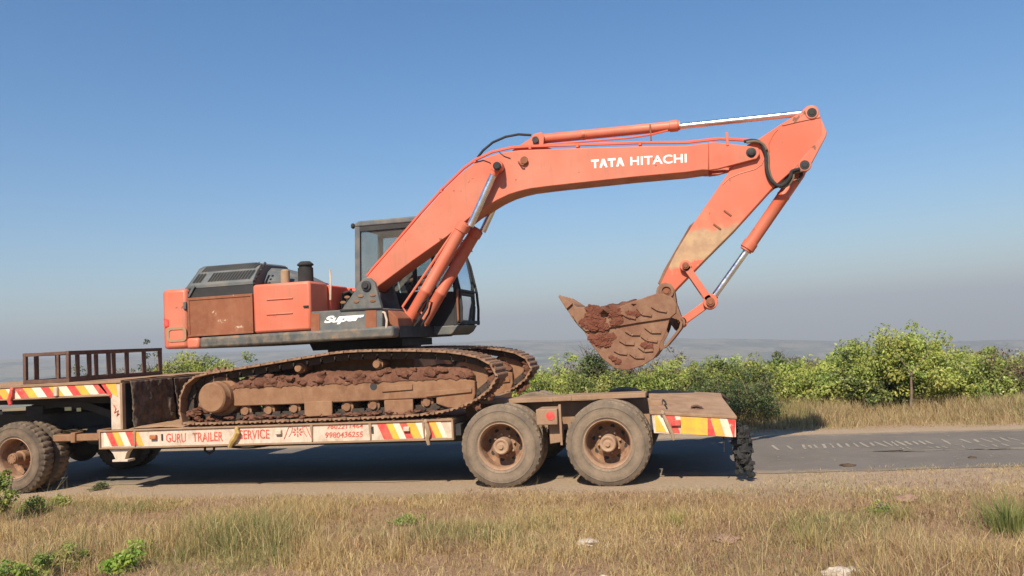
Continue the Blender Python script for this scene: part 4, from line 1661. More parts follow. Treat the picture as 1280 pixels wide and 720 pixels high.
b.lathe((x, .40, zb - .12), (0, 0, 1), [(.105, 0), (.105, .12 + .68 * (zt - zb)), (.090, .12 + .70 * (zt - zb)), (.090, .12 + .78 * (zt - zb)), (.110, .12 + .80 * (zt - zb)), (.114, .12 + .86 * (zt - zb)), (.07, .12 + 1.0 * (zt - zb)), (0, .12 + 1.02 * (zt - zb))], 28, False)
b.build('air_cleaner', M['rubber'], EX)
x, _ = at(356.5, 345, .30)
b = MB()
zb, zt = at(356, 354, .30)[1], at(356, 337, .30)[1]
b.lathe((x, .30, zb - .12), (0, 0, 1), [(.062, 0), (.062, zt - zb + .10), (.04, zt - zb + .12), (0, zt - zb + .12)], 18, False)
b.build('exhaust_stub', M['wood'], EX)

# front right tool box with name
Yb = .06
b = MB()
b.prism(prof([(388.5, 389.5), (452, 386), (478, 385), (478, 413), (388.5, 414.5)], Yb), Yb, .78)
tb_ = b.build('tool_box', M['grey'], EX, bevel=.014)
for pp in ([(389, 392), (400, 391.4), (400, 414), (389, 415)], [(457, 388), (470.5, 387.4), (471, 411), (457, 412)]):
    MB().prism(prof(pp, Yb), Yb - .008, Yb + .002).build('rust_plate', M['rust'], tb_, bevel=.003)
b = MB()
b.tube([P3(425, 388, .05), P3(455, 386.5, .05), P3(478, 385.5, .05)], .012, 6)
b.build('box_rail', M['dark'], tb_)
lettering('lettering', 'Super', at(405.5, 406.5, Yb), at(453.5, 403, Yb), .118, Yb - .004, M['white'], tb_, .045, .35, 0, .92)
b = MB()
b.prism(prof([(424, 395.6), (455.5, 393.4), (454, 396.2), (423, 398.4)], Yb), Yb - .005, Yb + .001)
b.build('letter_bar', M['white'], tb_)
b = MB()
b.prism(prof([(478.5, 386), (488, 389), (497, 397), (499, 416), (478.5, 414)], .25), .25, .80)
b.build('front_step', M['rust'], EX, bevel=.012)
b = MB()
b.tube([P3(475, 389, .10), P3(481, 391, .06), P3(483.5, 400, .05), P3(483, 410, .05), P3(479, 415, .06), P3(474, 416, .10)], .016, 7)
b.build('grab_handle', M['cream'], EX)

# boom foot brackets
br_px = [(427, 387), (434, 377), (442, 366), (449, 353), (455, 347.5), (462, 347.5), (468, 353), (477, 385)]
for far in (0, 1):
    y = .80 if not far else 1.48
    b = MB()
    b.prism(prof(br_px, .80), y, y + .08)
    bb = b.build('boom_bracket', M['grey'], EX, bevel=.008)
    if not far:
        for px, py in ((434, 371.5), (451, 370), (466, 369), (429, 378), (445.5, 377), (466, 376)):
            x, z = at(px, py, .80)
            e = [(x + .045 * math.cos(t), z + .022 * math.sin(t)) for t in np.linspace(0, 2 * math.pi, 15)[:-1]]
            b2 = MB().prism(e, y - .010, y + .002)
            b2.build('plug_weld', M['dust'], bb, bevel=.006)
x, z = at(457.5, 357, .78)
b = MB()
b.lathe((x, .74, z), (0, 1, 0), [(0, 0), (.035, 0), (.04, .01), (.04, .025), (.07, .03), (.07, .85), (0, .85)], 20, False)
b.build('boom_foot_pin', M['dark'], EX)
b = MB()
b.prism([(-2.5, 2.10), (-1.42, 2.10), (-1.42, 2.2), (-1.62, 2.36), (-2.45, 2.36)], .82, 1.54)
b.build('boom_base', M['dark'], EX, bevel=.01)

# ---- boom
BY0, BY1 = .95, 1.41
boom_px = [(474, 357), (516.5, 325.5), (559, 295.5), (591, 269), (608, 258.5), (622, 250), (637, 243), (650, 239), (663, 236), (690, 232.5), (722, 229), (792, 221.5), (858, 215.5),
           (878, 212.6), (886, 212.8), (886, 178.6), (880, 178.8), (858, 182), (800, 182.6), (722, 185), (663, 187), (650, 187.5), (639, 188.8), (626, 191), (615, 194), (604, 198), (594, 203.5), (580, 213),
           (566, 225.5), (552, 240), (523, 272), (463, 341), (458, 347), (456, 356), (460, 364), (468, 363)]
b = MB()
b.prism(prof(boom_px, BY0), BY0, BY1)
bm_ = b.build('boom', M['orange'], EX, bevel=.012)
# flange plates proud of the web along the top
tip_px = [(886, 213), (897, 211.5), (946, 198.5), (950, 192), (948, 185), (935, 182.4), (894, 178), (886, 178)]
for y0, y1 in ((BY0 - .012, BY0 + .05), (BY1 - .05, BY1 + .012)):
    MB().prism(prof(tip_px, BY0), y0, y1).build('boom_fork', M['orange'], EX, bevel=.008)
x, z = at(939, 190.5, .93)
b = MB()
b.lathe((x, .90, z), (0, 1, 0), [(0, 0), (.03, 0), (.045, .008), (.045, .03), (.065, .035), (.065, .525), (.045, .53), (.045, .55), (0, .56)], 20, False)
b.build('boom_tip_pin', M['dark'], EX)
# stick cylinder ear
for y in (1.07, 1.25):
    MB().prism(prof([(640, 188), (664, 172), (668, 167), (677, 165), (680, 170), (679, 182), (690, 186)], 1.07), y, y + .045).build('boom_ear', M['orange'], EX, bevel=.006)
a_, e_ = np.array(at(739, 210.6, BY0)), np.array(at(780.5, 207.6, BY0))
ux_ = (e_ - a_) / np.linalg.norm(e_ - a_)
up_ = np.array([-ux_[1], ux_[0]])
LW, CH = np.linalg.norm(e_ - a_) / 4.06, .118
for i_, ch_ in enumerate('TATA'):
    o_ = a_ + ux_ * LW * i_ * 1.02
    if ch_ == 'T':
        pl = [(.02, 1), (.98, 1), (.98, .74), (.63, .74), (.63, 0), (.37, 0), (.37, .74), (.02, .74)]
    else:
        pl = [(.0, 0), (.34, 1), (.66, 1), (1, 0), (.73, 0), (.66, .22), (.55, .22), (.50, .62), (.36, .22), (.27, 0)]
    MB().prism([tuple(o_ + ux_ * LW * p_ + up_ * CH * q_) for p_, q_ in pl], BY0 - .004, BY0 + .001).build('lettering', M['white'], bm_, smooth=None)
lettering('lettering', 'HITACHI', at(788, 207.0, BY0), at(858.5, 203.2, BY0), .118, BY0 - .003, M['white'], bm_, .022, 0, 0, 1.05)
# oil lines along the back of the boom
line_px = [(459, 345), (466, 336), (495, 303), (523, 270), (552, 237.5), (580, 210.5), (594, 200.5), (615, 190.5), (639, 185), (663, 183.5), (722, 181.5), (800, 179), (858, 178.6), (884, 175.6), (900, 174), (937, 176)]
for k, (y, dy) in enumerate(((.985, 0), (1.04, -1.0), (1.32, -.5))):
    MB().tube([P3(a, c + dy, y) for a, c in line_px], .016, 7).build('oil_line', M['orange_red'], EX)
for i in (4, 6, 9, 10, 11):
    a, c = line_px[i]
    p = P3(a, c + 1, 1.0)
    MB().box(p.x - .02, p.x + .02, .955, 1.10, p.z - .03, p.z + .025).build('line_clamp', M['orange_red'], EX, bevel=.006)
p = P3(909, 176, .96)
MB().box(p.x - .018, p.x + .018, .93, .95, p.z - .07, p.z + .11).build('line_stay', M['orange'], EX, bevel=.004)
b = MB()
b.tube([P3(a, c, 1.12) for a, c in ((597, 197), (604, 188), (616, 178), (632, 171), (648, 168), (664, 169))], .018, 7)
b.build('hose', M['rubber'], EX)
b = MB()
b.lathe(P3(655, 200, BY0 - .05), (0, 1, 0), [(0, 0), (.05, .0), (.055, .01), (.03, .02), (.03, .055)], 14, False)
b.tube([P3(648, 202, BY0 - .01), P3(652, 206, BY0 - .05), P3(655, 206, BY0 - .05)], .012, 6)
b.build('work_lamp', M['rust'], EX)
b = MB()
b.tube([P3(594, 203, BY0 - .006), P3(604, 200, BY0 - .01), P3(612, 203, BY0 - .008), P3(618, 209, BY0 - .01)], .005, 5)
b.tube([P3(624, 190, BY0 - .006), P3(630, 195, BY0 - .01), P3(638, 198, BY0 - .008)], .005, 5)
b.build('lamp_wire', M['rubber'], EX)

# ---- hydraulic cylinders
def cylinder(name, foot, head, tip, Yc, rb, rr_, Ysurvey=None, foot_r=.085):
    Ys = Yc if Ysurvey is None else Ysurvey
    dv = Vector((0, Yc - Ys, 0))
    Fp, Hp, Tp = P3(*foot, Ys) + dv, P3(*head, Ys) + dv, P3(*tip, Ys) + dv
    d = (Tp - Fp).normalized()
    b = MB()
    Lb = (Hp - Fp).length
    b.lathe(Fp, d, [(rb * .55, .0), (rb * .9, .06), (rb, .10), (rb, Lb * .33), (rb * 1.06, Lb * .335), (rb * 1.06, Lb * .35), (rb, Lb * .355), (rb, Lb - .14), (rb * 1.16, Lb - .135),
                    (rb * 1.16, Lb - .03), (rb * .95, Lb - .02), (rb * .95, Lb), (rr_, Lb + .001)], 24, True)
    b.cyl(Fp - Vector((0, rb * .8, 0)), Fp + Vector((0, rb * .8, 0)), foot_r, n=20)
    c = b.build(name, M['orange'], EX)
    MB().cyl(Hp - d * .01, Tp - d * foot_r * .6, rr_, n=20).build('rod', M['chrome'], c)
    b = MB()
    b.cyl(Tp - Vector((0, rb * .8, 0)), Tp + Vector((0, rb * .8, 0)), foot_r, n=20)
    b.cyl(Tp - d * foot_r * 1.7, Tp, rr_ * 1.25, n=16)
    b.build('rod_eye', M['orange'], c)
    return c


for y in (.84, 1.50):
    c = cylinder('boom_cylinder', (507, 408), (588, 282), (622, 208), y, .086, .050, .84, foot_r=.08)
    off = Vector((0, -.02, 0))
    a, e = P3(510, 392, .78) + Vector((0, y - .83, 0)), P3(578, 285, .78) + Vector((0, y - .83, 0))
    MB().tube([a + Vector((-.02, 0, .0)), a + Vector((-.08, 0, .1)), e + Vector((-.1, 0, 0)), e + Vector((-.02, 0, .06))], .018, 7).build('feed_pipe', M['orange'], c)
    for q_, w in ((.40, .012), (.93, .012)):
        pass
b = MB()
x, z = at(622, 208, .76)
b.lathe((x, .70, z), (0, 1, 0), [(0, 0), (.04, 0), (.055, .012), (.055, .05), (.045, .055), (.045, .90), (0, .9)], 20, False)
b.build('cylinder_pin', M['dark'], EX)
b = MB()
x, z = at(507, 408, .78)
b.lathe((x, .72, z), (0, 1, 0), [(0, 0), (.045, 0), (.05, .012), (.05, .92), (0, .92)], 18, False)
b.build('cylinder_pin', M['dark'], EX)
for y in (.73, .90, 1.44, 1.61):
    MB().prism(prof([(488, 395), (502, 398), (512, 402), (514, 411), (508, 417), (488, 417)], .78), y, y + .03).build('cylinder_bracket', M['rust'], EX, bevel=.005)
b = MB()
b.tube([P3(520, 392, .80), P3(528, 380, .78), P3(536, 372, .80), P3(534, 384, .8), P3(524, 400, .82), P3(514, 412, .86)], .018, 7)
b.tube([P3(524, 388, .86), P3(534, 376, .88), P3(540, 378, .88), P3(536, 392, .9), P3(526, 408, .95)], .016, 7)
b.build('hose', M['rubber'], EX)
b = MB()
b.tube([P3(578, 300, 1.53), P3(586, 310, 1.53), P3(590, 315, 1.53), P3(588, 303, 1.53)], .010, 6)
b.build('hose', M['rubber'], EX)
cylinder('stick_cylinder', (669, 174.5), (850, 158), (1015, 140.5), 1.18, .068, .040, foot_r=.055)
x, z = at(669, 174.5, 1.03)
MB().lathe((x, 1.03, z), (0, 1, 0), [(0, 0), (.045, 0), (.045, .30), (0, .3)], 16, False).build('stick_cylinder_pin', M['dark'], EX)
b = MB()
p = P3(813.5, 170, 1.1)
b.bar((p.x, 1.11, p.z - .06), (p.x, 1.11, p.z + .16), .02, .04, (0, 1, 0))
b.build('pipe_bracket', M['rust'], EX)
MB().tube([P3(a, c, 1.10) for a, c in ((680, 181), (720, 178), (790, 172), (813, 168.5), (835, 163))], .013, 6).build('oil_line', M['orange_red'], EX)

# ---- stick
SY0, SY1 = 1.0, 1.36
stick_px = [(1008, 133), (1012, 131.4), (1016, 131), (1020, 132.4), (1023, 135.5), (1026, 147), (1034, 165), (1032.5, 171), (1012, 210), (1003, 212), (989, 215), (965, 236), (918, 288), (884, 322), (846, 361),
            (840, 368), (832, 371), (826, 366), (826, 354), (845, 315), (867, 279), (913, 212), (934, 181), (949, 173), (976, 155), (1001, 140)]
b = MB()
b.prism(prof(stick_px, SY0), SY0, SY1)
ST_ORG = P3(832, 362, SY0)
st = bpy.data.objects.new('stick', b.mesh('stick', ST_ORG, 38))
st.data.materials.append(stick_mat())
COL.objects.link(st)
st.parent = EX
st.location = ST_ORG - EXL
m_ = st.modifiers.new('bevel', 'BEVEL')
m_.width, m_.segments, m_.limit_method, m_.angle_limit = .012, 2, 'ANGLE', math.radians(38)
for y0, y1 in ((SY0 - .010, SY0 + .002), (SY1 - .002, SY1 + .010)):
    MB().prism(prof([(977, 155.5), (1001, 140.6), (1008, 133.6), (1016, 131.6), (1022.5, 136), (1025.5, 147), (1001, 152), (978, 157.5)], SY0), y0, y1).build('stick_plate', M['orange'], EX, bevel=.004)
    MB().prism(prof([(1026, 148), (1033.5, 165), (1032, 171), (1011.5, 209.5), (1003, 211.5), (992, 212.5), (1010, 190), (1027, 169)], SY0), y0, y1).build('stick_plate', M['orange'], EX, bevel=.004)
for px, py in ((1015, 140.5), (1006, 206)):
    x, z = at(px, py, .97)
    MB().lathe((x, .965, z), (0, 1, 0), [(0, 0), (.03, 0), (.035, .006), (.06, .008), (.06, .425), (.035, .43), (0, .43)], 18, False).build('stick_pin', M['dark'], EX)
for px, py in ((1015, 140.5), (1006, 206)):
    x, z = at(px, py, .97)
    MB().lathe((x, .978, z), (0, 1, 0), [(.055, 0), (.075, 0), (.085, .01), (.085, .03)], 22, False).build('pin_boss', M['orange'], EX)
# stick back plate, small lugs and seam
MB().prism(prof([(822, 354), (829, 338), (862, 281), (868, 276), (872, 277), (846, 315), (827, 356)], SY0), 1.06, 1.30).build('stick_back_plate', M['bucket'], EX, bevel=.004)
for px, py in ((909, 266), (896, 283), (1004, 305)):
    if px > 950:
        continue
    a, c = P3(px - 4, py - 3, SY0), P3(px + 5, py + 3.5, SY0)
    MB().bar(a, c, .02, .025, (0, -1, 0)).build('weld_lug', M['rust'], EX)
for pts in ([(903, 231), (911, 223), (924, 217), (944, 211.5), (952, 206), (957, 195)], [(962, 190), (961, 180), (966, 169), (972, 162)], [(1028, 169), (1012, 188), (990, 213)]):
    MB().tube([P3(a, c, SY0 - .001) for a, c in pts], .007, 5).build('weld_seam', M['orange'], EX)
# hoses at the stick elbow
hpx = [(930, 177), (941, 175.5), (951, 179), (957, 192), (958, 210), (963, 224), (973, 232), (982, 229), (988, 221), (990, 214), (1000, 211)]


def smooth_path(pts, n=6):
    pts = [np.array(p, float) for p in pts]
    ext = [2 * pts[0] - pts[1]] + pts + [2 * pts[-1] - pts[-2]]
    out = []
    for i in range(1, len(ext) - 2):
        p0, p1, p2, p3 = ext[i - 1:i + 3]
        for t in np.linspace(0, 1, n, endpoint=False):
            out.append(.5 * ((2 * p1) + (-p0 + p2) * t + (2 * p0 - 5 * p1 + 4 * p2 - p3) * t * t + (-p0 + 3 * p1 - 3 * p2 + p3) * t ** 3))
    return out + [pts[-1]]


MB().tube([P3(a, c, .955) for a, c in smooth_path(hpx)], .022, 8).build('hose', M['rubber'], EX)
MB().tube([P3(a + 3, c + 1 + .02 * (a - 930), .99 if a > 955 else .94) for a, c in smooth_path(hpx)], .018, 8).build('hose', M['tyre_dark'], EX)
MB().tube([P3(a, c, 1.05) for a, c in smooth_path([(966, 235), (978, 230), (984, 222), (994, 214), (1002, 217), (997, 226)])], .02, 8).build('hose', M['rubber'], EX)

# ---- bucket linkage
cylinder('bucket_cylinder', (1004, 209), (933, 314), (888, 377), 1.18, .082, .042, foot_r=.06)
for y in (.925, 1.375):
    b = MB()
    p, q_ = P3(857, 332, .93), P3(888, 377, .93)
    b.bar((p.x, y + .03, p.z), (q_.x, y + .03, q_.z), .06, .09, Vector((p.z - q_.z, 0, q_.x - p.x)))
    for c in (p, q_):
        b.cyl((c.x, y, c.z), (c.x, y + .06, c.z), .095 if c is q_ else .075, n=20)
    b.build('side_link', M['orange'], EX, bevel=.006)
for px, py, r in ((857, 332, .045), (888, 377, .055), (833, 364, .055), (852, 403, .05)):
    x, z = at(px, py, .9)
    MB().lathe((x, .88, z), (0, 1, 0), [(0, 0), (r * .6, 0), (r * .7, .01), (r, .012), (r, .585), (0, .59)], 18, False).build('linkage_pin', M['rust'], EX)
p, q_ = P3(852, 403, 1.18), P3(888, 377, 1.18)
for y in (1.02, 1.34):
    b = MB()
    b.bar((p.x, y, p.z), (q_.x, y, q_.z), .06, .10, (0, 0, 1))
    for c in (p, q_):
        b.cyl((c.x, y - .03, c.z), (c.x, y + .03, c.z), .075, n=18)
    b.build('bucket_link', M['orange'], EX, bevel=.006)

# ---- bucket
KY0, KY1 = .58, 1.78
zk = lambda pts: [(690 + x / 5.54, 340 + y / 5.54) for x, y in pts]
side_px = zk([(150, 245), (235, 243), (300, 238), (360, 262), (440, 252), (560, 203), (720, 150), (770, 150), (830, 175), (862, 225), (862, 285), (815, 325), (795, 400), (770, 455), (750, 490), (742, 545), (705, 598), (625, 648),
              (520, 680), (440, 668), (350, 600), (270, 500), (225, 415), (175, 365), (150, 320)])
BK = None
for y in (KY0, KY1 - .035):
    b = MB()
    b.prism(prof(side_px, KY0), y, y + .035)
    o = b.build('bucket_side', M['bucket'], EX, bevel=.005)
    if BK is None:
        BK = o
# side cutter strip, proud of the side plate
cut_px = zk([(152, 248), (235, 246), (300, 241), (360, 265), (440, 255), (560, 206), (720, 153), (768, 153), (828, 178), (859, 226), (858, 284), (818, 320), (600, 352), (450, 378), (235, 412), (178, 362), (153, 318)])
for y0, y1 in ((KY0 - .028, KY0 - .001), (KY1 + .001, KY1 + .028)):
    MB().prism(prof(cut_px, KY0), y0, y1).build('side_cutter', M['bucket'], EX, bevel=.006)
# curved shell
shell_px = zk([(120, 300), (175, 367), (225, 415), (270, 500), (350, 602), (440, 670), (520, 682), (625, 650), (705, 600), (742, 547), (790, 520), (850, 450), (895, 390), (905, 350), (885, 320)])
outer = prof(shell_px, KY0)
vs, fs = [], []
n = len(outer)
cen = np.array(at(770, 400, KY0))
for (x, z) in outer:
    d = cen - np.array([x, z])
    d = d / np.linalg.norm(d) * .03
    vs += [(x, KY0 + .036, z), (x, KY1 - .036, z), (x + d[0], KY0 + .036, z + d[1]), (x + d[0], KY1 - .036, z + d[1])]
for i in range(n - 1):
    a, c = 4 * i, 4 * (i + 1)
    fs += [(a, a + 1, c + 1, c), (a + 2, c + 2, c + 3, a + 3), (a, c, c + 2, a + 2), (a + 1, a + 3, c + 3, c + 1)]
fs += [(0, 2, 3, 1), (4 * n - 4, 4 * n - 3, 4 * n - 1, 4 * n - 2)]
MB().add(vs, fs).build('bucket_shell', M['bucket'], EX)
# ears to the stick and the link
ear_px = zk([(720, 152), (725, 115), (745, 85), (785, 72), (825, 85), (848, 120), (862, 215), (905, 330), (905, 350), (880, 420), (850, 400), (800, 330)])
for y in (.90, 1.38):
    MB().prism(prof(ear_px, .9), y, y + .05).build('bucket_ear', M['bucket'], EX, bevel=.006)
for px, py, r in ((833, 364, .10), (850, 403, .07)):
    x, z = at(px, py, .88)
    MB().lathe((x, .87, z), (0, 1, 0), [(r * .6, 0), (r * .95, 0), (r, .01), (r, .03)], 22, False).build('pin_boss', M['bucket'], EX)
# teeth
tip, root_a, root_b = at(*zk([(45, 163)])[0], KY0), at(*zk([(142, 218)])[0], KY0), at(*zk([(98, 258)])[0], KY0)
for k in range(5):
    y = KY0 + .0 + (KY1 - KY0 - .12) * k / 4
    b = MB()
    ra, rb_ = np.array(root_a), np.array(root_b)
    tp = np.array(tip)
    d = (tp - (ra + rb_) / 2)
    d = d / np.linalg.norm(d)
    nr = np.array([-d[1], d[0]])
    tv = [(tp + nr * .012, .03), (tp - nr * .012, .03)]
    w0, w1 = .06, .03
    vs = []
    for p, w in ((ra, w0), (rb_, w0), (tp + nr * .014, w1), (tp - nr * .014, w1)):
        pass
    s0 = ra if np.dot(ra - rb_, nr) > 0 else rb_
    s1 = rb_ if s0 is ra else ra
    P_ = [(s0, w0), (s1, w0), (tp - nr * .014, w1), (tp + nr * .014, w1)]
    vs = [(p[0], y + .06 - w, p[1]) for p, w in P_] + [(p[0], y + .06 + w, p[1]) for p, w in P_]
    b.add(vs, [(0, 3, 2, 1), (4, 5, 6, 7), (0, 1, 5, 4), (1, 2, 6, 5), (2, 3, 7, 6), (3, 0, 4, 7)])
    b.build('tooth', M['bucket'] if k else M['bucket'], EX, bevel=.006)
b = MB()
lip = prof(zk([(96, 256), (140, 216), (165, 240), (235, 300), (228, 410), (175, 365)]), KY0)
b.prism(lip, KY0 + .036, KY1 - .036)
b.build('cutting_lip', M['bucket'], EX, bevel=.006)
# chevron wear bars
for pts in ([(590, 245), (625, 290), (690, 300)], [(690, 235), (735, 262), (795, 272)], [(480, 280), (520, 305), (580, 320)], [(645, 380), (690, 415), (755, 415)], [(620, 440), (660, 470), (730, 480)],
            [(510, 405), (550, 430), (610, 430)], [(470, 470), (510, 495), (570, 497)], [(600, 515), (640, 545), (700, 540)], [(540, 560), (580, 590), (640, 590)], [(430, 540), (470, 560), (520, 565)]):
    yb_ = KY0 - .030 if pts[0][1] < 340 else KY0 - .003
    b = MB()
    q3 = [P3(a, c, yb_) for a, c in zk(pts)]
    b.bar(q3[0], q3[1], .03, .04, (0, -1, 0))
    b.bar(q3[1], q3[2], .03, .04, (0, -1, 0))
    b.build('wear_bar', M['bucket'], EX, smooth=None)
# mud sticking to the bucket
b = MB()
rr_ = random.Random(21)
for (cx0, cy0, sx, sy, n) in ((285, 300, 50, 60, 42), (300, 370, 70, 30, 20), (345, 465, 60, 42, 38), (430, 285, 38, 25, 12), (450, 345, 44, 20, 9), (650, 510, 34, 16, 8), (445, 605, 50, 22, 5), (560, 300, 40, 25, 6)):
    for k in range(n):
        px, py = zk([(cx0 + rr_.gauss(0, sx * .5), cy0 + rr_.gauss(0, sy * .5))])[0]
        over = (py - 340) * 5.54 < 412 - ((px - 690) * 5.54 - 235) * .155
        p = P3(px, py, KY0 - (.032 if over else .005))
        s = rr_.uniform(.016, .048)
        b.lump(p, (s * 1.3, rr_.uniform(.008, .018), s), k + cx0, 3, .8, 2.2)
o = b.build('stuck_mud', M['mud_red'], EX, smooth=60)
kind(o, 'stuff')
b = MB()
for k in range(14):
    p, q_ = at(745, 383, 1.2), at(800, 372, 1.2)
    t = k / 13
    b.lump((p[0] + (q_[0] - p[0]) * t, rr_.uniform(.7, 1.7), p[1] - .10 + (q_[1] - p[1]) * t), (.14, .25, .07), k + 5, 2, .5)
o = b.build('bucket_soil', M['mud'], EX, smooth=60)
kind(o, 'stuff')

# ---- cab
CY0, CY1 = 1.70, 2.68
cab_rear_b, cab_rear_t = -2.62, -2.56
side_pts = [(-2.62, 2.0), (-2.56, 3.76), (-1.30, 3.76), (-1.14, 3.66), (-.97, 3.05), (-.90, 2.55), (-.95, 2.10), (-1.08, 1.98)]
b = MB()
b.prism([(-2.62, 1.97), (-2.60, 2.10), (-.95, 2.10), (-1.02, 2.0), (-1.10, 1.955)], CY0, CY1)
b.build('cab_floor', M['grey'], EX, bevel=.02)
b = MB()
b.prism([(-2.57, 3.70), (-2.56, 3.76), (-2.50, 3.785), (-1.36, 3.785), (-1.22, 3.72), (-1.25, 3.69)], CY0 - .01, CY1 + .01)
rf = b.build('cab_roof', M['grey'], EX, bevel=.02)
b = MB()
b.box(-2.36, -2.12, 1.85, 2.2, 3.786, 3.80)
b.build('roof_hatch', M['grey'], rf)
b = MB()
b.lump((-2.60, CY0 + .02, 3.72), (.035, .04, .045), 5, 2, .1)
b.bar((-2.57, CY0 + .02, 3.72), (-2.61, CY0 + .02, 3.72), .03, .02)
b.build('rear_lamp', M['rubber'], rf)
b = MB()
b.lump(P3(511, 274, 1.8), (.05, .05, .03), 8, 2, .3)
b.build('roof_lamp', M['dark'], rf)
for y in (CY0, CY1 - .07):
    MB().bar((-2.585, y + .035, 2.1), (-2.525, y + .035, 3.71), .07, .085, (1, 0, 0)).build('rear_pillar', M['grey'], EX, bevel=.01)
    b = MB()
    pts = [(-1.30, y + .03, 3.70), (-1.19, y + .03, 3.55), (-1.07, y + .03, 3.12), (-1.005, y + .03, 2.72), (-.995, y + .03, 2.45), (-1.03, y + .03, 2.10)]
    b.tube([Vector(p) for p in pts], .038, 8)
    b.build('front_pillar', M['dark'], EX)
    MB().box(-2.50, -1.28, y + .002, y + .058, 3.62, 3.70).build('top_rail', M['dark'], EX, bevel=.006)
    MB().box(-1.66, -1.60, y + .008, y + .052, 2.66, 3.619).build('mid_pillar', M['dark'], EX, bevel=.006)
# panels and panes
b = MB()
b.prism([(-2.57, 2.101), (-.99, 2.101), (-.96, 2.40), (-.955, 2.60), (-2.53, 2.66)], CY0 + .012, CY0 + .048)
b.build('side_panel', M['dark'], EX, bevel=.004)
b = MB()
b.prism([(-2.57, 2.101), (-.99, 2.101), (-.96, 2.40), (-2.53, 2.45)], CY1 - .048, CY1 - .012)
b.build('door_panel', M['grey'], EX, bevel=.004)
b = MB()
b.box(-2.56, -2.53, CY0 + .08, CY1 - .08, 2.101, 2.72)
b.build('rear_panel', M['liner'], EX)
b = MB()
b.box(-2.545, -2.539, CY0 + .08, CY1 - .08, 2.73, 3.68)
b.build('rear_pane', M['glass_rear'], EX)
for y, zb in ((CY0 + .028, 2.665), (CY1 - .034, 2.46)):
    MB().prism([(-2.49, zb), (-1.67, zb), (-1.67, 3.615), (-2.47, 3.615)], y, y + .006).build('side_pane', M['glass'], EX)
    MB().prism([(-1.595, zb), (-1.05, zb), (-1.12, 3.12), (-1.22, 3.52), (-1.28, 3.615), (-1.595, 3.615)], y, y + .006).build('side_pane', M['glass'], EX)
vs, fs = [], []
fp = [(-1.255, 3.66), (-1.175, 3.55), (-1.055, 3.12), (-.99, 2.72), (-.98, 2.45), (-1.02, 2.12)]
for x, z in fp:
    vs += [(x, CY0 + .075, z), (x, CY1 - .075, z)]
for i in range(len(fp) - 1):
    fs.append((2 * i, 2 * i + 1, 2 * i + 3, 2 * i + 2))
MB().add(vs, fs).build('windscreen', M['glass'], EX)
MB().box(-1.0, -.95, CY0 + .07, CY1 - .07, 2.55, 2.60).build('windscreen_bar', M['dark'], EX, bevel=.008)
# front guard frame and mirror
b = MB()
for y in (CY0 + .05, CY1 + .02):
    b.tube([Vector(p) for p in ((-1.14, y, 3.35), (-1.03, y, 3.05), (-.945, y, 2.62), (-.93, y, 2.35), (-.945, y, 2.10))], .022, 7)
b.bar((-.935, CY0 + .05, 2.14), (-.935, CY1 + .02, 2.14), .04, .05)
b.bar((-.94, CY0 + .05, 2.62), (-.94, CY1 + .02, 2.62), .03, .03)
b.build('guard_frame', M['dark'], EX)
b = MB()
b.box(-.985, -.955, CY0 - .03, CY0 + .10, 2.14, 2.62)
b.build('front_blind', M['rust'], EX, bevel=.01)
# interior
b = MB()
b.box(-2.15, -1.65, 1.95, 2.45, 2.36, 2.48)
b.prism([(-2.18, 2.4), (-2.08, 2.4), (-2.22, 3.12), (-2.32, 3.12)], 1.97, 2.43)
b.box(-2.05, -1.75, 2.05, 2.35, 2.101, 2.36)
b.build('driver_seat', M['seat'], EX, bevel=.04)
for y in (1.88, 2.52):
    b = MB()
    b.box(-2.0, -1.45, y - .07, y + .07, 2.30, 2.58)
    b.tube([(-1.5, y, 2.58), (-1.47, y, 2.70), (-1.46, y, 2.76)], [.015, .013, .026], 8)
    b.build('control_console', M['dark'], EX, bevel=.02)
b = MB()
for y in (2.1, 2.3):
    b.tube([(-1.15, y, 2.101), (-1.17, y, 2.45), (-1.24, y, 2.62)], .014, 6)
b.build('travel_lever', M['dark'], EX)
MB().box(-2.50, -1.35, 1.78, 2.60, 3.66, 3.69).build('head_liner', M['liner'], EX)

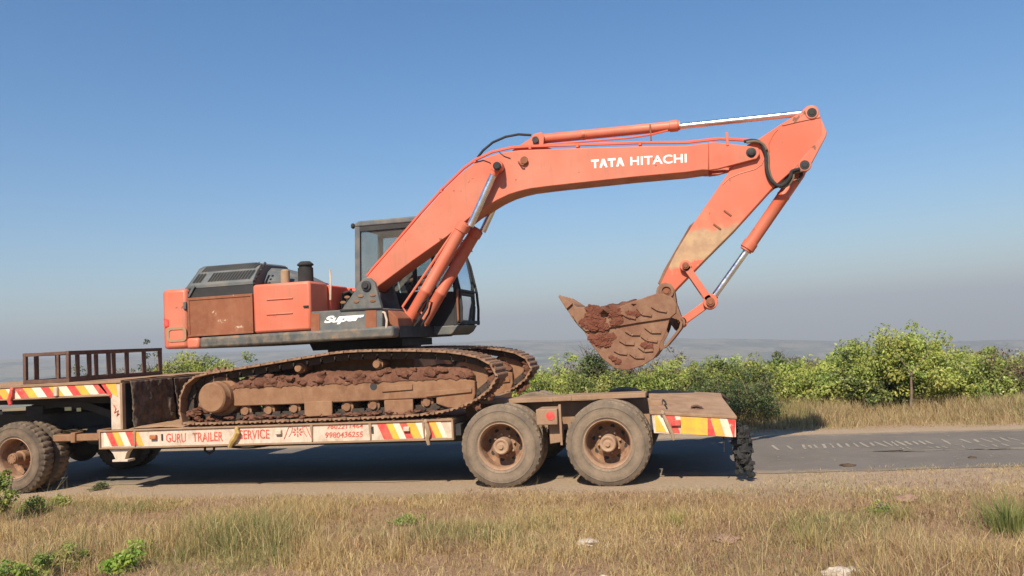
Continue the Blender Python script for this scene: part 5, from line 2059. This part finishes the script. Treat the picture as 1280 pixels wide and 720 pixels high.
# ------------------------------------------------------------------ operator
def person(loc):
    x0, y0, z0 = loc
    J, E = [], []

    def j(p, r, parent=None):
        J.append((p, r))
        if parent is not None:
            E.append((parent, len(J) - 1))
        return len(J) - 1
    pel = j((0, 0, 0), (.15, .12))
    w = j((-.03, 0, .17), (.14, .11), pel)
    ch_ = j((-.04, 0, .36), (.16, .12), w)
    sh = j((-.02, 0, .50), (.10, .085), ch_)
    nk = j((0, 0, .58), (.055, .055), sh)
    hb = j((.03, 0, .66), (.075, .08), nk)
    hm = j((.035, 0, .745), (.08, .098), hb)
    ht = j((.03, 0, .82), (.065, .075), hm)
    for s in (-1, 1):
        hip = j((.04, s * .10, -.02), (.095, .095), pel)
        kn = j((.46, s * .15, .03), (.068, .068), hip)
        kn2 = j((.49, s * .15, -.03), (.062, .062), kn)
        an = j((.54, s * .15, -.36), (.045, .045), kn2)
        ft_ = j((.68, s * .16, -.385), (.038, .03), an)
        so = j((-.02, s * .19, .46), (.068, .068), sh)
        el = j((.02, s * .27, .20) if s > 0 else (.06, s * .27, .21), (.048, .048), so)
        wr = j((.28, s * .27, .27), (.030, .034), el)
        pm = j((.36, s * .27, .28), (.018, .038), wr)
        for q in range(4):
            f1 = j((.42, s * .27 + (q - 1.5) * .019, .285 + .004 * (q % 2)), (.0085, .0085), pm)
            f2 = j((.44 - .003 * abs(q - 1), s * .27 + (q - 1.5) * .018, .255), (.008, .008), f1)
        t1 = j((.345, s * .225, .275), (.010, .010), wr)
        j((.385, s * .220, .265), (.009, .009), t1)
    me = bpy.data.meshes.new('person')
    me.from_pydata([p for p, r in J], E, [])
    o = bpy.data.objects.new('person', me)
    COL.objects.link(o)
    sk = o.modifiers.new('skin', 'SKIN')
    for i, (p, r) in enumerate(J):
        v = me.skin_vertices[0].data[i]
        v.radius = r
        v.use_root = (i == 0)
    sb = o.modifiers.new('sub', 'SUBSURF')
    sb.levels = sb.render_levels = 2
    dg = bpy.context.evaluated_depsgraph_get()
    m2 = bpy.data.meshes.new_from_object(o.evaluated_get(dg))
    bpy.data.objects.remove(o)
    for v in m2.vertices:           # brow, nose and chin on the front of the head
        x, y, z = v.co
        if z > .64 and x > .06:
            v.co.x += .028 * math.exp(-((y / .018) ** 2) - (((z - .73) / .022) ** 2)) + .012 * math.exp(-((y / .04) ** 2) - (((z - .665) / .02) ** 2)) \
                - .010 * math.exp(-(((abs(y) - .032) / .016) ** 2) - (((z - .755) / .014) ** 2))
    for mt in (M['skin'], M['shirt'], M['trousers'], M['dark']):
        m2.materials.append(mt)
    for pg in m2.polygons:
        c = pg.center
        k = 0
        if c.z < .53 and c.x < .18 and c.z > .05 and not (c.x > .14 and abs(c.y) > .2):
            k = 1
        if c.z <= .09 and c.x < .6 and abs(c.y) < .24:
            k = 2
        if c.z < -.33:
            k = 3
        pg.material_index = k
        pg.use_smooth = True
    m2.name = 'person'
    o = bpy.data.objects.new('person', m2)
    COL.objects.link(o)
    o.location = loc
    b = MB()
    b.lump((x0 + .015, y0, z0 + .80), (.10, .088, .065), 3, 3, .12)
    b.lump((x0 - .03, y0, z0 + .75), (.065, .085, .09), 4, 3, .12)
    hr = b.build('hair', M['hair'], o)
    for s in (-1, 1):
        MB().lump((x0 + .02, y0 + s * .085, z0 + .73), (.018, .010, .03), 2, 2, .15).build('ear', M['skin'], o)
        MB().lump((x0 + .102, y0 + s * .032, z0 + .755), (.008, .014, .008), 2, 2, .02).build('eye', M['hair'], o)
    MB().lump((x0 + .108, y0, z0 + .69), (.006, .022, .006), 2, 2, .05).build('mouth', M['rust'], o)
    return o


op = person((-1.92, 2.20, 2.59))
tag(op, 'person in a dark shirt sitting at the controls inside the excavator cab', 'person')

# ------------------------------------------------------------------ foliage
def rand_unit(n, g):
    v = g.normal(size=(n, 3))
    return v / np.linalg.norm(v, axis=1, keepdims=True)


def leaves(cent, length, width, g, droop=.25, outward=None):
    """one folded leaf (two quads) per centre"""
    n = len(cent)
    d = rand_unit(n, g)
    if outward is not None:
        d = d * .9 + outward * .8
    d[:, 2] -= droop
    d /= np.linalg.norm(d, axis=1, keepdims=True)
    s = np.cross(d, rand_unit(n, g) * .8 + np.array([0, -.55, .85]))
    s /= np.linalg.norm(s, axis=1, keepdims=True) + 1e-9
    nn = np.cross(s, d)
    L = (length * g.uniform(.6, 1.25, n))[:, None]
    W = (width * g.uniform(.7, 1.2, n))[:, None]
    base = cent - d * L * .5
    mid = cent + nn * L * .06
    tip = cent + d * L * .5 - nn * L * .10
    lft, rgt = cent + s * W * .5 + nn * W * .18, cent - s * W * .5 + nn * W * .18
    v = np.stack([base, lft, tip, rgt], 1).reshape(-1, 3)
    q = np.arange(n * 4).reshape(-1, 4)
    return v, q


def pick(cols, n, g, jit=.14):
    cols = np.array(cols)
    c = cols[g.integers(0, len(cols), n)]
    return np.clip(c * g.uniform(1 - jit, 1 + jit, (n, 1)) * g.uniform(1 - jit * .5, 1 + jit * .5, (n, 3)), .005, 1)


PAL = {
    'green': [(.27, .30, .080), (.34, .36, .095), (.21, .25, .07), (.40, .40, .11), (.16, .20, .06)],
    'yellow': [(.41, .455, .11), (.47, .50, .13), (.33, .385, .095), (.25, .305, .08)],
    'dark': [(.110, .140, .052), (.140, .175, .062), (.085, .112, .044), (.175, .205, .075)],
    'dry': [(.27, .215, .135), (.22, .185, .11), (.32, .26, .155), (.19, .19, .085)],
    'twig': [(.15, .12, .075), (.12, .11, .055)],
    'weed': [(.27, .34, .085), (.34, .40, .10), (.21, .28, .07), (.38, .40, .12)],
    'lime': [(.33, .46, .08), (.40, .50, .10), (.26, .38, .07)],
}


def bush(name, X, Y, h, w, pal, label, group, seed, dens=1.0, leaf=.075, cat='bush', twiggy=0.0, gz=None, clump_r=.20, lift=.12):
    g = np.random.default_rng(seed)
    z0 = float(ground_z(X, Y)) if gz is None else gz
    root = thing(name, label, cat, (X, Y, z0 - .02), group)
    nst = 7 if w > .8 else 4
    tips = []
    tr = MB()
    for k in range(nst):
        a = g.uniform(0, 6.283)
        r = w * .5 * g.uniform(.25, .75)
        top = h * g.uniform(.55, .88)
        p0 = Vector((X + .06 * math.cos(a), Y + .06 * math.sin(a), z0 - .03))
        pts = []
        for t in np.linspace(0, 1, 6):
            pts.append(p0 + Vector((r * math.cos(a) * t ** 1.2 + g.normal(0, .02), r * math.sin(a) * t ** 1.2 + g.normal(0, .02), top * t)))
        rad = .022 * max(.5, w / 1.6)
        tr.tube(pts, [rad * (1 - .75 * t) for t in np.linspace(0, 1, 6)], 5)
        tips.append(pts[-1])
        nb = 4 + int(8 * twiggy)
        for q_ in range(nb):
            i = g.integers(2, 6)
            b0 = pts[i]
            dd = Vector((g.normal(), g.normal(), abs(g.normal()) * .7 + .15)).normalized() * (w * g.uniform(.15, .34))
            mid = b0 + dd * .5 + Vector((g.normal(0, .03), g.normal(0, .03), 0))
            tr.tube([b0, mid, b0 + dd], [rad * .4, rad * .28, rad * .12], 4)
            if twiggy:
                for q2 in range(3):
                    d2 = Vector((g.normal(), g.normal(), g.normal() * .6 + .3)).normalized() * (w * g.uniform(.08, .2))
                    tr.tube([mid, mid + d2], [rad * .2, rad * .08], 3)
            tips.append(b0 + dd)
    tr.build('trunk', M['bark'], root, smooth=None)
    # clumps: through the crown's volume, lumpy top
    nc = max(6, int(62 * w * h * dens))
    th = g.uniform(0, 6.283, nc)
    rr = np.sqrt(g.uniform(0, 1, nc)) * w * .5
    lump_ = .72 + .38 * np.array([mnoise.noise((math.cos(t) * 1.6 + seed, math.sin(t) * 1.6, r * 1.3)) + .5 for t, r in zip(th, rr)])
    zt = h * np.clip(lump_, .5, 1.1) * np.sqrt(np.clip(1 - (rr / (w * .56)) ** 2.4, .10, 1))
    u = g.uniform(0, 1, nc) ** .55
    zc_ = h * lift + (zt - h * lift) * u
    cx = X + rr * np.cos(th)
    cy = Y + rr * np.sin(th)
    cl = np.stack([cx, cy, z0 + zc_], 1)
    if tips:
        tp = np.array([tuple(t) for t in tips])
        cl = np.concatenate([cl, tp[g.integers(0, len(tp), max(3, nc // 6))] + g.normal(0, .04, (max(3, nc // 6), 3))])
    per = max(8, int(56 * (1 - .75 * twiggy)))
    n = len(cl) * per
    idx = np.repeat(np.arange(len(cl)), per)
    offs = rand_unit(n, g)
    rad = clump_r * g.uniform(.55, 1.25, len(cl))[idx] * g.uniform(.25, 1.0, n) ** .5
    cen = cl[idx] + offs * rad[:, None] * np.array([1, 1, .8])
    cen[:, 2] = np.maximum(cen[:, 2], z0 + .03)
    v, q = leaves(cen, leaf, leaf * .5, g, outward=offs)
    ccol = pick(PAL[pal], len(cl), g, .16)
    col = ccol[idx] * g.uniform(.8, 1.2, (n, 1))
    me = quick_mesh('crown', v - np.array([X, Y, z0 - .02]), q, np.repeat(col, 4, 0), M['leaf'])
    o = bpy.data.objects.new('crown', me)
    COL.objects.link(o)
    o.parent = root
    return root


HG = 'leafy bushes in the hedge beyond the road'
YG = 'yellow-green bush in the second row, mostly hidden by the hedge'
MG = 'mid-green bush in the second row, mostly hidden by the hedge'
BUSH = [  # photo column, photo row of the top, depth, width, palette, label, group, options
    (655, 460, 9.0, 1.7, 'yellow', "yellow-green bush behind the far track's rounded end", HG, {}),
    (690, 455, 10.0, 2.0, 'yellow', "broad yellow-green bush behind the trailer's first rear wheel", HG, {}),
    (727, 462, 9.0, 1.6, 'green', "mid-green bush behind the gap between the two rear wheels", HG, {}),
    (770, 466, 9.4, 1.8, 'green', "mid-green bush under the lowest curve of the bucket", HG, {}),
    (812, 460, 9.8, 1.7, 'yellow', "yellow-green bush above the second rear wheel", HG, {}),
    (850, 452, 9.6, 1.9, 'yellow', "broad yellow-green bush above the front of the tail wing", HG, {}),
    (885, 452, 9.0, 1.6, 'green', "mid-green bush behind the middle of the tail wing", HG, {}),
    (915, 447, 10.2, 1.8, 'yellow', "yellow-green bush rising behind the dark bush at the trailer tail", HG, {}),
    (948, 447, 9.6, 1.6, 'green', "mid-green bush beside the thin dark sapling", HG, {}),
    (985, 452, 9.4, 1.7, 'yellow', "yellow-green bush in front of the thin dark sapling's foot", HG, {}),
    (1030, 448, 9.2, 1.6, 'yellow', "yellow-green bush in front of the dry grey-brown bush", HG, {}),
    (1064, 428, 9.6, 1.5, 'yellow', "yellow-green bush leaning against the tallest bush", HG, {}),
    (1180, 428, 9.6, 1.5, 'yellow', "yellow-green bush on the road-bend side of the tallest bush", HG, {}),
    (1215, 444, 9.2, 1.6, 'yellow', "low yellow-green bush beside the thin pale sapling", HG, {}),
    (1248, 440, 9.8, 1.4, 'green', "mid-green bush between pale sapling and dry twiggy bush", HG, {}),
    (1318, 430, 10.4, 2.0, 'yellow', "yellow-green bush past the dry twiggy end bush", HG, {}),
    (1380, 425, 9.6, 2.2, 'green', "mid-green bush well past the dry twiggy end bush", HG, {}),
    (1450, 420, 10.2, 2.4, 'yellow', "yellow-green bush last in the hedge past the twiggy one", HG, {}),
    (915, 468, 6.6, 1.7, 'dark', 'dark leafy bush growing at the road edge just past the trailer tail', None, dict(leaf=.06)),
    (880, 478, 7.0, 1.4, 'dark', 'dark low bush behind the sloping wing of the trailer tail', None, dict(leaf=.06)),
    (1122, 411, 8.8, 2.1, 'yellow', 'tallest yellow-green bush, standing above the dry roadside grass', None, dict(dens=1.15)),
    (1092, 462, 7.9, 1.5, 'dark', 'grey-green broad-leaved bush at the foot of the tallest bush', None, dict(leaf=.085)),
    (1010, 438, 10.8, 1.4, 'dry', 'dry grey-brown bush behind the hedge beside the tallest bush', None, dict(dens=.6, twiggy=.5)),
    (1268, 434, 9.3, 1.5, 'dry', 'dry twiggy grey-brown bush at the end of the hedge', None, dict(dens=.6, twiggy=.6)),
    (765, 432, 10.2, 1.9, 'twig', 'bare twiggy bush under the raised bucket', None, dict(dens=.30, twiggy=.9)),
    (740, 428, 9.8, .7, 'dark', 'small dark-leaved bush showing beside the bucket curve', None, dict(dens=.8)),
    (832, 434, 10.4, 1.1, 'twig', 'sparse twiggy bush below the bucket link', None, dict(dens=.22, twiggy=.9)),
    (966, 427, 10.6, .45, 'dark', 'thin dark sapling rising above the hedge', None, dict(dens=.45, twiggy=.3, cat='sapling', lift=.55, clump_r=.14)),
    (1232, 424, 10.6, .55, 'green', 'thin pale sapling leaning above the hedge end', None, dict(dens=.40, twiggy=.3, cat='sapling', lift=.55, clump_r=.14)),
    (232, 440, 9.6, 2.1, 'green', 'grey-green bush behind the rusty steel basket', None, {}),
    (268, 450, 9.2, 1.9, 'yellow', 'yellow-green bush showing between counterweight and crawler track', None, {}),
    (175, 452, 10.2, 1.9, 'dry', 'dry thin bush seen through the bars of the steel basket', None, dict(dens=.5, twiggy=.6)),
    (125, 458, 10.6, 1.6, 'green', 'low green bush seen through the bars of the steel basket', None, dict(dens=.6)),
    (188, 424, 10.8, .6, 'dark', 'thin dark sapling sticking up over the steel basket', None, dict(dens=.25, twiggy=.5, cat='sapling', lift=.6, clump_r=.12)),
    (310, 468, 9.6, 1.6, 'green', 'low bush hidden behind the crawler tracks', None, {}),
    (420, 470, 10.0, 2.2, 'green', 'low broad bush hidden behind the excavator', None, {}),
    (540, 468, 9.6, 2.2, 'yellow', 'low yellow-green bush hidden behind the excavator front', None, {}),
]
for k, (px, py, Y, w, pal, lab, grp, kw) in enumerate(BUSH):
    Y = Y - 1.2 if Y > 8 else Y - .3
    X, zt = at(px, py, Y)
    gz = float(ground_z(X, Y))
    nm = 'sapling' if kw.get('cat') == 'sapling' else 'bush'
    rt = bush(nm, X, Y, max(.5, zt - gz - (.07 if nm == 'bush' else .05)), w, pal, lab, grp, 100 + k, **kw)
    if lab.startswith('tallest'):
        b = MB()
        yf = Y - 1.0
        gz_ = float(ground_z(at(1136, 500, yf)[0], yf))
        p0 = P3(1136, 510, yf)
        p0.z = gz_ - .03
        p1 = P3(1139, 468, yf)
        b.tube([p0, (p0 + p1) / 2 + Vector((.02, 0, 0)), p1], [.030, .026, .022], 6)
        b.tube([p1, P3(1150, 452, yf - .05), P3(1163, 438, yf - .02)], [.016, .011, .006], 5)
        b.tube([p1, P3(1128, 452, yf), P3(1118, 440, yf)], [.015, .010, .006], 5)
        b.build('stem', M['bark'], rt)

# second row, so that the hedge has depth behind the gaps
g0 = np.random.default_rng(77)
for k in range(14):
    px = 650 + k * 48 + g0.uniform(-12, 12)
    Y = g0.uniform(10.4, 12.4)
    X, zt = at(px, 468 - .032 * (px - 650) + g0.uniform(-4, 6), Y)
    gz = float(ground_z(X, Y))
    bush('bush', X, Y, max(.7, zt - gz), g0.uniform(1.8, 2.4), 'green' if k % 2 else 'yellow', MG if k % 2 else YG, 'second row of the hedge', 300 + k, dens=.7)


# ------------------------------------------------------------------ grass
def blades(base, height, lean_dir, lean, width, g, colors):
    """curved blades of two quads each"""
    n = len(base)
    a = g.uniform(0, 2 * math.pi, n)
    side = np.stack([np.cos(a), np.sin(a), np.zeros(n)], 1)
    ld = np.stack([np.cos(lean_dir), np.sin(lean_dir), np.zeros(n)], 1)
    H = height[:, None]
    up = np.array([0, 0, 1.0])
    ln = lean[:, None]
    m = base + H * (.5 * up * np.sqrt(np.clip(1 - (ln * .5) ** 2, .05, 1)) + ld * ln * .22)
    t = base + H * (up * np.sqrt(np.clip(1 - ln ** 2 * .85, .03, 1)) * .95 + ld * ln * .85)
    W = width[:, None]
    v = np.stack([base - side * W * .5, base + side * W * .5, m + side * W * .42, m - side * W * .42, t + side * W * .08, t - side * W * .08], 1).reshape(-1, 3)
    i = np.arange(n)[:, None] * 6
    q = np.concatenate([i + np.array([[0, 1, 2, 3]]), i + np.array([[3, 2, 4, 5]])], 0)
    return v, q, np.repeat(colors, 6, 0)


STRAW = [(.62, .48, .235), (.55, .41, .19), (.68, .55, .30), (.48, .34, .155), (.60, .45, .20)]
BROWN = [(.41, .28, .155), (.46, .31, .18), (.33, .22, .12), (.44, .28, .175)]
GREENG = [(.25, .265, .09), (.31, .31, .115), (.20, .22, .08), (.38, .35, .14)]


def grass_object(name, parts, label):
    V, Q, C_, o_ = [], [], [], 0
    for v, q, c in parts:
        V.append(v)
        Q.append(q + o_)
        C_.append(c)
        o_ += len(v)
    me = quick_mesh(name, np.concatenate(V), np.concatenate(Q), np.concatenate(C_), M['grass'])
    o = bpy.data.objects.new(name, me)
    COL.objects.link(o)
    kind(o, 'stuff')
    tag(o, label, 'grass')
    return o


def wrap_cols(x, y, g, greenness, brownness):
    n = len(x)
    c = pick(STRAW, n, g)
    gm = fbm(x * .55 + 9, y * .9 + 4, 71, 4) + greenness
    bm = fbm(x * .7 + 30, y * 1.1, 75, 4) + brownness
    r = g.uniform(0, 1, n)
    isg = r < np.clip((gm - .53) * 3.4, 0, .62)
    isb = (g.uniform(0, 1, n) < np.clip((bm - .54) * 4.0, .04, .7)) & ~isg
    c[isg] = pick(GREENG, int(isg.sum()), g)
    c[isb] = pick(BROWN, int(isb.sum()), g)
    return c


def near_verge():
    g = np.random.default_rng(5)
    parts = []
    # tufted bunches
    nt = 9500
    tx = g.uniform(-6.8, 7.6, nt)
    ty = -0.35 - 4.6 * g.uniform(0, 1, nt) ** .9
    ty = ty + np.where(tx > 3.0, .75 * sstep(-2.2, -.3, ty), 0)
    tall = fbm(tx * .5, ty * .8 + 20, 81, 3)
    bare = fbm(tx * .9 + 50, ty * 1.3, 85, 3)
    keep = g.uniform(0, 1, nt) < np.clip(.25 + 1.4 * (tall - .3), .10, 1) * np.clip((-ty - .2) * 1.3, .25, 1) * np.clip((.60 - bare) * 7, .06, 1)
    tx, ty, tall = tx[keep], ty[keep], tall[keep]
    per = 13
    idx = np.repeat(np.arange(len(tx)), per)
    n = len(idx)
    r = np.abs(g.normal(0, .045, n))
    a = g.uniform(0, 2 * math.pi, n)
    x, y = tx[idx] + r * np.cos(a), ty[idx] + r * np.sin(a)
    depthf = np.clip((-y - .3) / 2.2, 0, 1)
    H = (.05 + .21 * depthf * np.clip(tall[idx] * 2.4 - .6, .05, 1.3)) * g.uniform(.5, 1.4, n)
    z = ground_z(x, y) - .008
    green = np.where(x < -1.5, .10, 0) - .04 * (x > 1.5)
    c = wrap_cols(x, y, g, green, -.02 + .05 * (x > 1.5))
    parts.append(blades(np.stack([x, y, z], 1), H, a + g.normal(0, .5, n), np.clip(g.normal(.55, .28, n), .02, .99), g.uniform(.003, .0065, n), g, c))
    # short matted thatch everywhere
    n = 210000
    x = g.uniform(-6.8, 8.6, n)
    y = 1.15 - 6.1 * g.uniform(0, 1, n)
    edge = fbm(x * 1.2, y * 1.2, 91, 3)
    lim = -.05 + 1.25 * sstep(2.4, 4.0, x)
    bare = fbm(x * .9 + 50, y * 1.3, 85, 3)
    k = g.uniform(0, 1, n) < np.clip((lim - y + (edge - .5) * 1.1) * 1.5, 0, 1) * np.clip((.66 - bare) * 6, .55, 1)
    x, y, bare = x[k], y[k], bare[k]
    n = len(x)
    z = ground_z(x, y) - .006
    c = wrap_cols(x, y, g, np.where(x < -1.5, .05, -.02), .05 + .05 * (x > 1) + .22 * (bare > .57))
    parts.append(blades(np.stack([x, y, z], 1), g.uniform(.04, .15, n) * np.clip(.55 - .25 * y, .5, 1), g.uniform(0, 6.283, n), np.clip(g.normal(.86, .16, n), .2, 1.0), g.uniform(.003, .006, n), g, c))
    # long single stalks
    n = 3600
    x = g.uniform(-6.8, 7.6, n)
    y = -.9 - 4.0 * g.uniform(0, 1, n)
    m = fbm(x * .6, y * .8, 95, 3)
    k = m > .54
    x, y = x[k], y[k]
    n = len(x)
    z = ground_z(x, y) - .006
    c = pick([(.50, .38, .19), (.55, .43, .23), (.44, .32, .14)], n, g)
    parts.append(blades(np.stack([x, y, z], 1), g.uniform(.22, .50, n), g.uniform(0, 6.283, n), np.clip(g.normal(.45, .2, n), .05, .95), g.uniform(.003, .005, n), g, c))
    grass_object('dry_grass', parts, 'dry straw-coloured grass covering the verge in front of the road')


def far_verge():
    g = np.random.default_rng(6)
    parts = []
    nt = 9000
    tx = g.uniform(-13, 21, nt)
    ty = 4.95 + 2.9 * g.uniform(0, 1, nt) ** 1.1
    tall = fbm(tx * .5, ty * .5 + 20, 181, 3)
    k = g.uniform(0, 1, nt) < np.clip((ty - 4.85) * 1.4 + (tall - .5), .05, 1)
    tx, ty, tall = tx[k], ty[k], tall[k]
    per = 14
    idx = np.repeat(np.arange(len(tx)), per)
    n = len(idx)
    a = g.uniform(0, 2 * math.pi, n)
    r = np.abs(g.normal(0, .10, n))
    x, y = tx[idx] + r * np.cos(a), ty[idx] + r * np.sin(a)
    ramp_ = np.clip((y - 4.9) / 1.3, .12, 1)
    H = ramp_ * (.12 + .42 * tall[idx]) * g.uniform(.4, 1.3, n)
    z = ground_z(x, y) - .01
    c = pick([(.52, .40, .21), (.45, .33, .165), (.58, .46, .26), (.38, .27, .13)], n, g)
    gm = fbm(x * .6, y * .6, 191, 3)
    isg = g.uniform(0, 1, n) < np.clip((gm - .52) * 3, 0, .5)
    c[isg] = pick(GREENG, int(isg.sum()), g)
    parts.append(blades(np.stack([x, y, z], 1), H, a, np.clip(g.normal(.40, .22, n), .02, .95), g.uniform(.006, .012, n), g, c))
    grass_object('dry_grass', parts, 'tall golden dry grass along the far edge of the road below the hedge')


near_verge()
far_verge()

# grass tufts and leafy weeds that stand out on the near verge
def tuft(px, py, h, n, pal, label, seed, w=.10):
    X, Y = ground_at(px, py)
    g = np.random.default_rng(seed)
    a = g.uniform(0, 6.283, n)
    r = np.abs(g.normal(0, w, n))
    x, y = X + r * np.cos(a), Y + r * np.sin(a)
    z = ground_z(x, y) - .01
    v, q, c = blades(np.stack([x, y, z], 1), h * g.uniform(.5, 1.2, n), a, np.clip(g.normal(.45, .2, n), .05, .95), g.uniform(.004, .008, n), g, pick(pal, n, g))
    me = quick_mesh('grass_tuft', v - np.array([X, Y, 0]), q, c, M['grass'])
    o = bpy.data.objects.new('grass_tuft', me)
    COL.objects.link(o)
    o.location = (X, Y, 0)
    tag(o, label, 'grass tuft')


tuft(1262, 662, .34, 420, [(.19, .235, .06), (.24, .28, .08), (.32, .31, .12)], 'green grass tuft standing among brown dry verge grass', 31, .13)
tuft(1128, 648, .24, 90, [(.46, .36, .15), (.38, .33, .12)], 'small yellowed grass tuft beside the red stone', 32, .05)
tuft(1012, 680, .22, 110, [(.50, .40, .17), (.42, .33, .13)], 'pale yellow grass tuft on the brown verge', 33, .06)
tuft(843, 655, .20, 80, [(.30, .33, .08), (.40, .36, .12)], 'thin lime-yellow grass tuft on the verge opposite the rear wheel', 34, .06)

WG = 'leafy weeds on the near verge'
for k, (px, py, h, w, pal, lab, lf) in enumerate([
    (2, 652, .78, .34, 'weed', 'tall leafy weed rising in front of the truck wheel', .05),
    (45, 640, .22, .45, 'weed', 'low spreading weed in front of the truck wheel', .04),
    (28, 720, .34, .62, 'weed', 'broad dark green weed clump at the corner of the verge', .05),
    (88, 700, .24, .55, 'weed', 'sprawling green weed beside the corner clump', .045),
    (150, 706, .20, .30, 'lime', 'bright lime-green weed clump among straw grass', .055),
    (172, 688, .20, .22, 'lime', 'small lime-green weed sprig beside the bright clump', .05),
    (75, 632, .14, .30, 'weed', 'tiny weed patch at the edge of the sandy shoulder', .035),
    (125, 612, .12, .14, 'dark', 'dark little weed on the sandy shoulder behind the truck wheel', .03),
    (300, 660, .10, .70, 'weed', 'low green creeper patch in the straw grass', .03),
    (515, 652, .08, .40, 'weed', 'small green creeper patch below the painted side rail', .03),
    (1105, 640, .10, .16, 'weed', 'small green sprig beside the red stone', .03),
]):
    X, Y = ground_at(px, py)
    bush('weed', X, Y, h * (.8 if k else 1), w * .75, pal, lab, WG, 500 + k, dens=1.7 if h > .15 else 4, leaf=lf, cat='weed', clump_r=.085, lift=.1)

# ------------------------------------------------------------------ stones and clods
def stone(px, py, r, mat, label, seed, cat='stone', name='stone', flat=.55, zz=0.0):
    X, Y = ground_at(px, py)
    z = float(ground_z(X, Y))
    o = MB().lump((X, Y, z + r * flat * .45), (r, r * .8, r * flat), seed, 3, .45, 1.4).build(name, M[mat], None, off=(X, Y, z), smooth=28)
    o.location = (X, Y, z)
    tag(o, label, cat)


stone(735, 674, .10, 'stone', 'flat white stone lying in straw grass below the rear wheels', 1, flat=.35)
stone(1045, 712, .10, 'stone', 'rounded pale stone half buried near a smaller pale stone', 2)
stone(1068, 706, .06, 'stone', 'small pale stone next to the rounded pale stone', 3)
stone(755, 716, .06, 'stone', 'small whitish stone lower on the verge below the flat stone', 4)
stone(1104, 637, .09, 'stone_red', 'reddish stone with a green sprig growing beside it', 5)
stone(1132, 627, .09, 'stone_red', 'reddish stone on the verge nearer the asphalt', 6)
stone(345, 668, .06, 'stone_red', 'small red stone in the green creeper patch', 7)
stone(270, 718, .06, 'stone', 'small tan stone beside the lime-green weeds', 8)
stone(905, 672, .13, 'stone_red', 'grey-red flat rock sunk into the verge', 9, flat=.25)
stone(1060, 583, .085, 'clod', 'dark dung-like clod lying on the bare asphalt edge', 10, 'clod', 'clod', .28)
stone(1215, 573, .05, 'clod', 'dark clod of straw and soil on the asphalt', 11, 'clod', 'clod', .35)
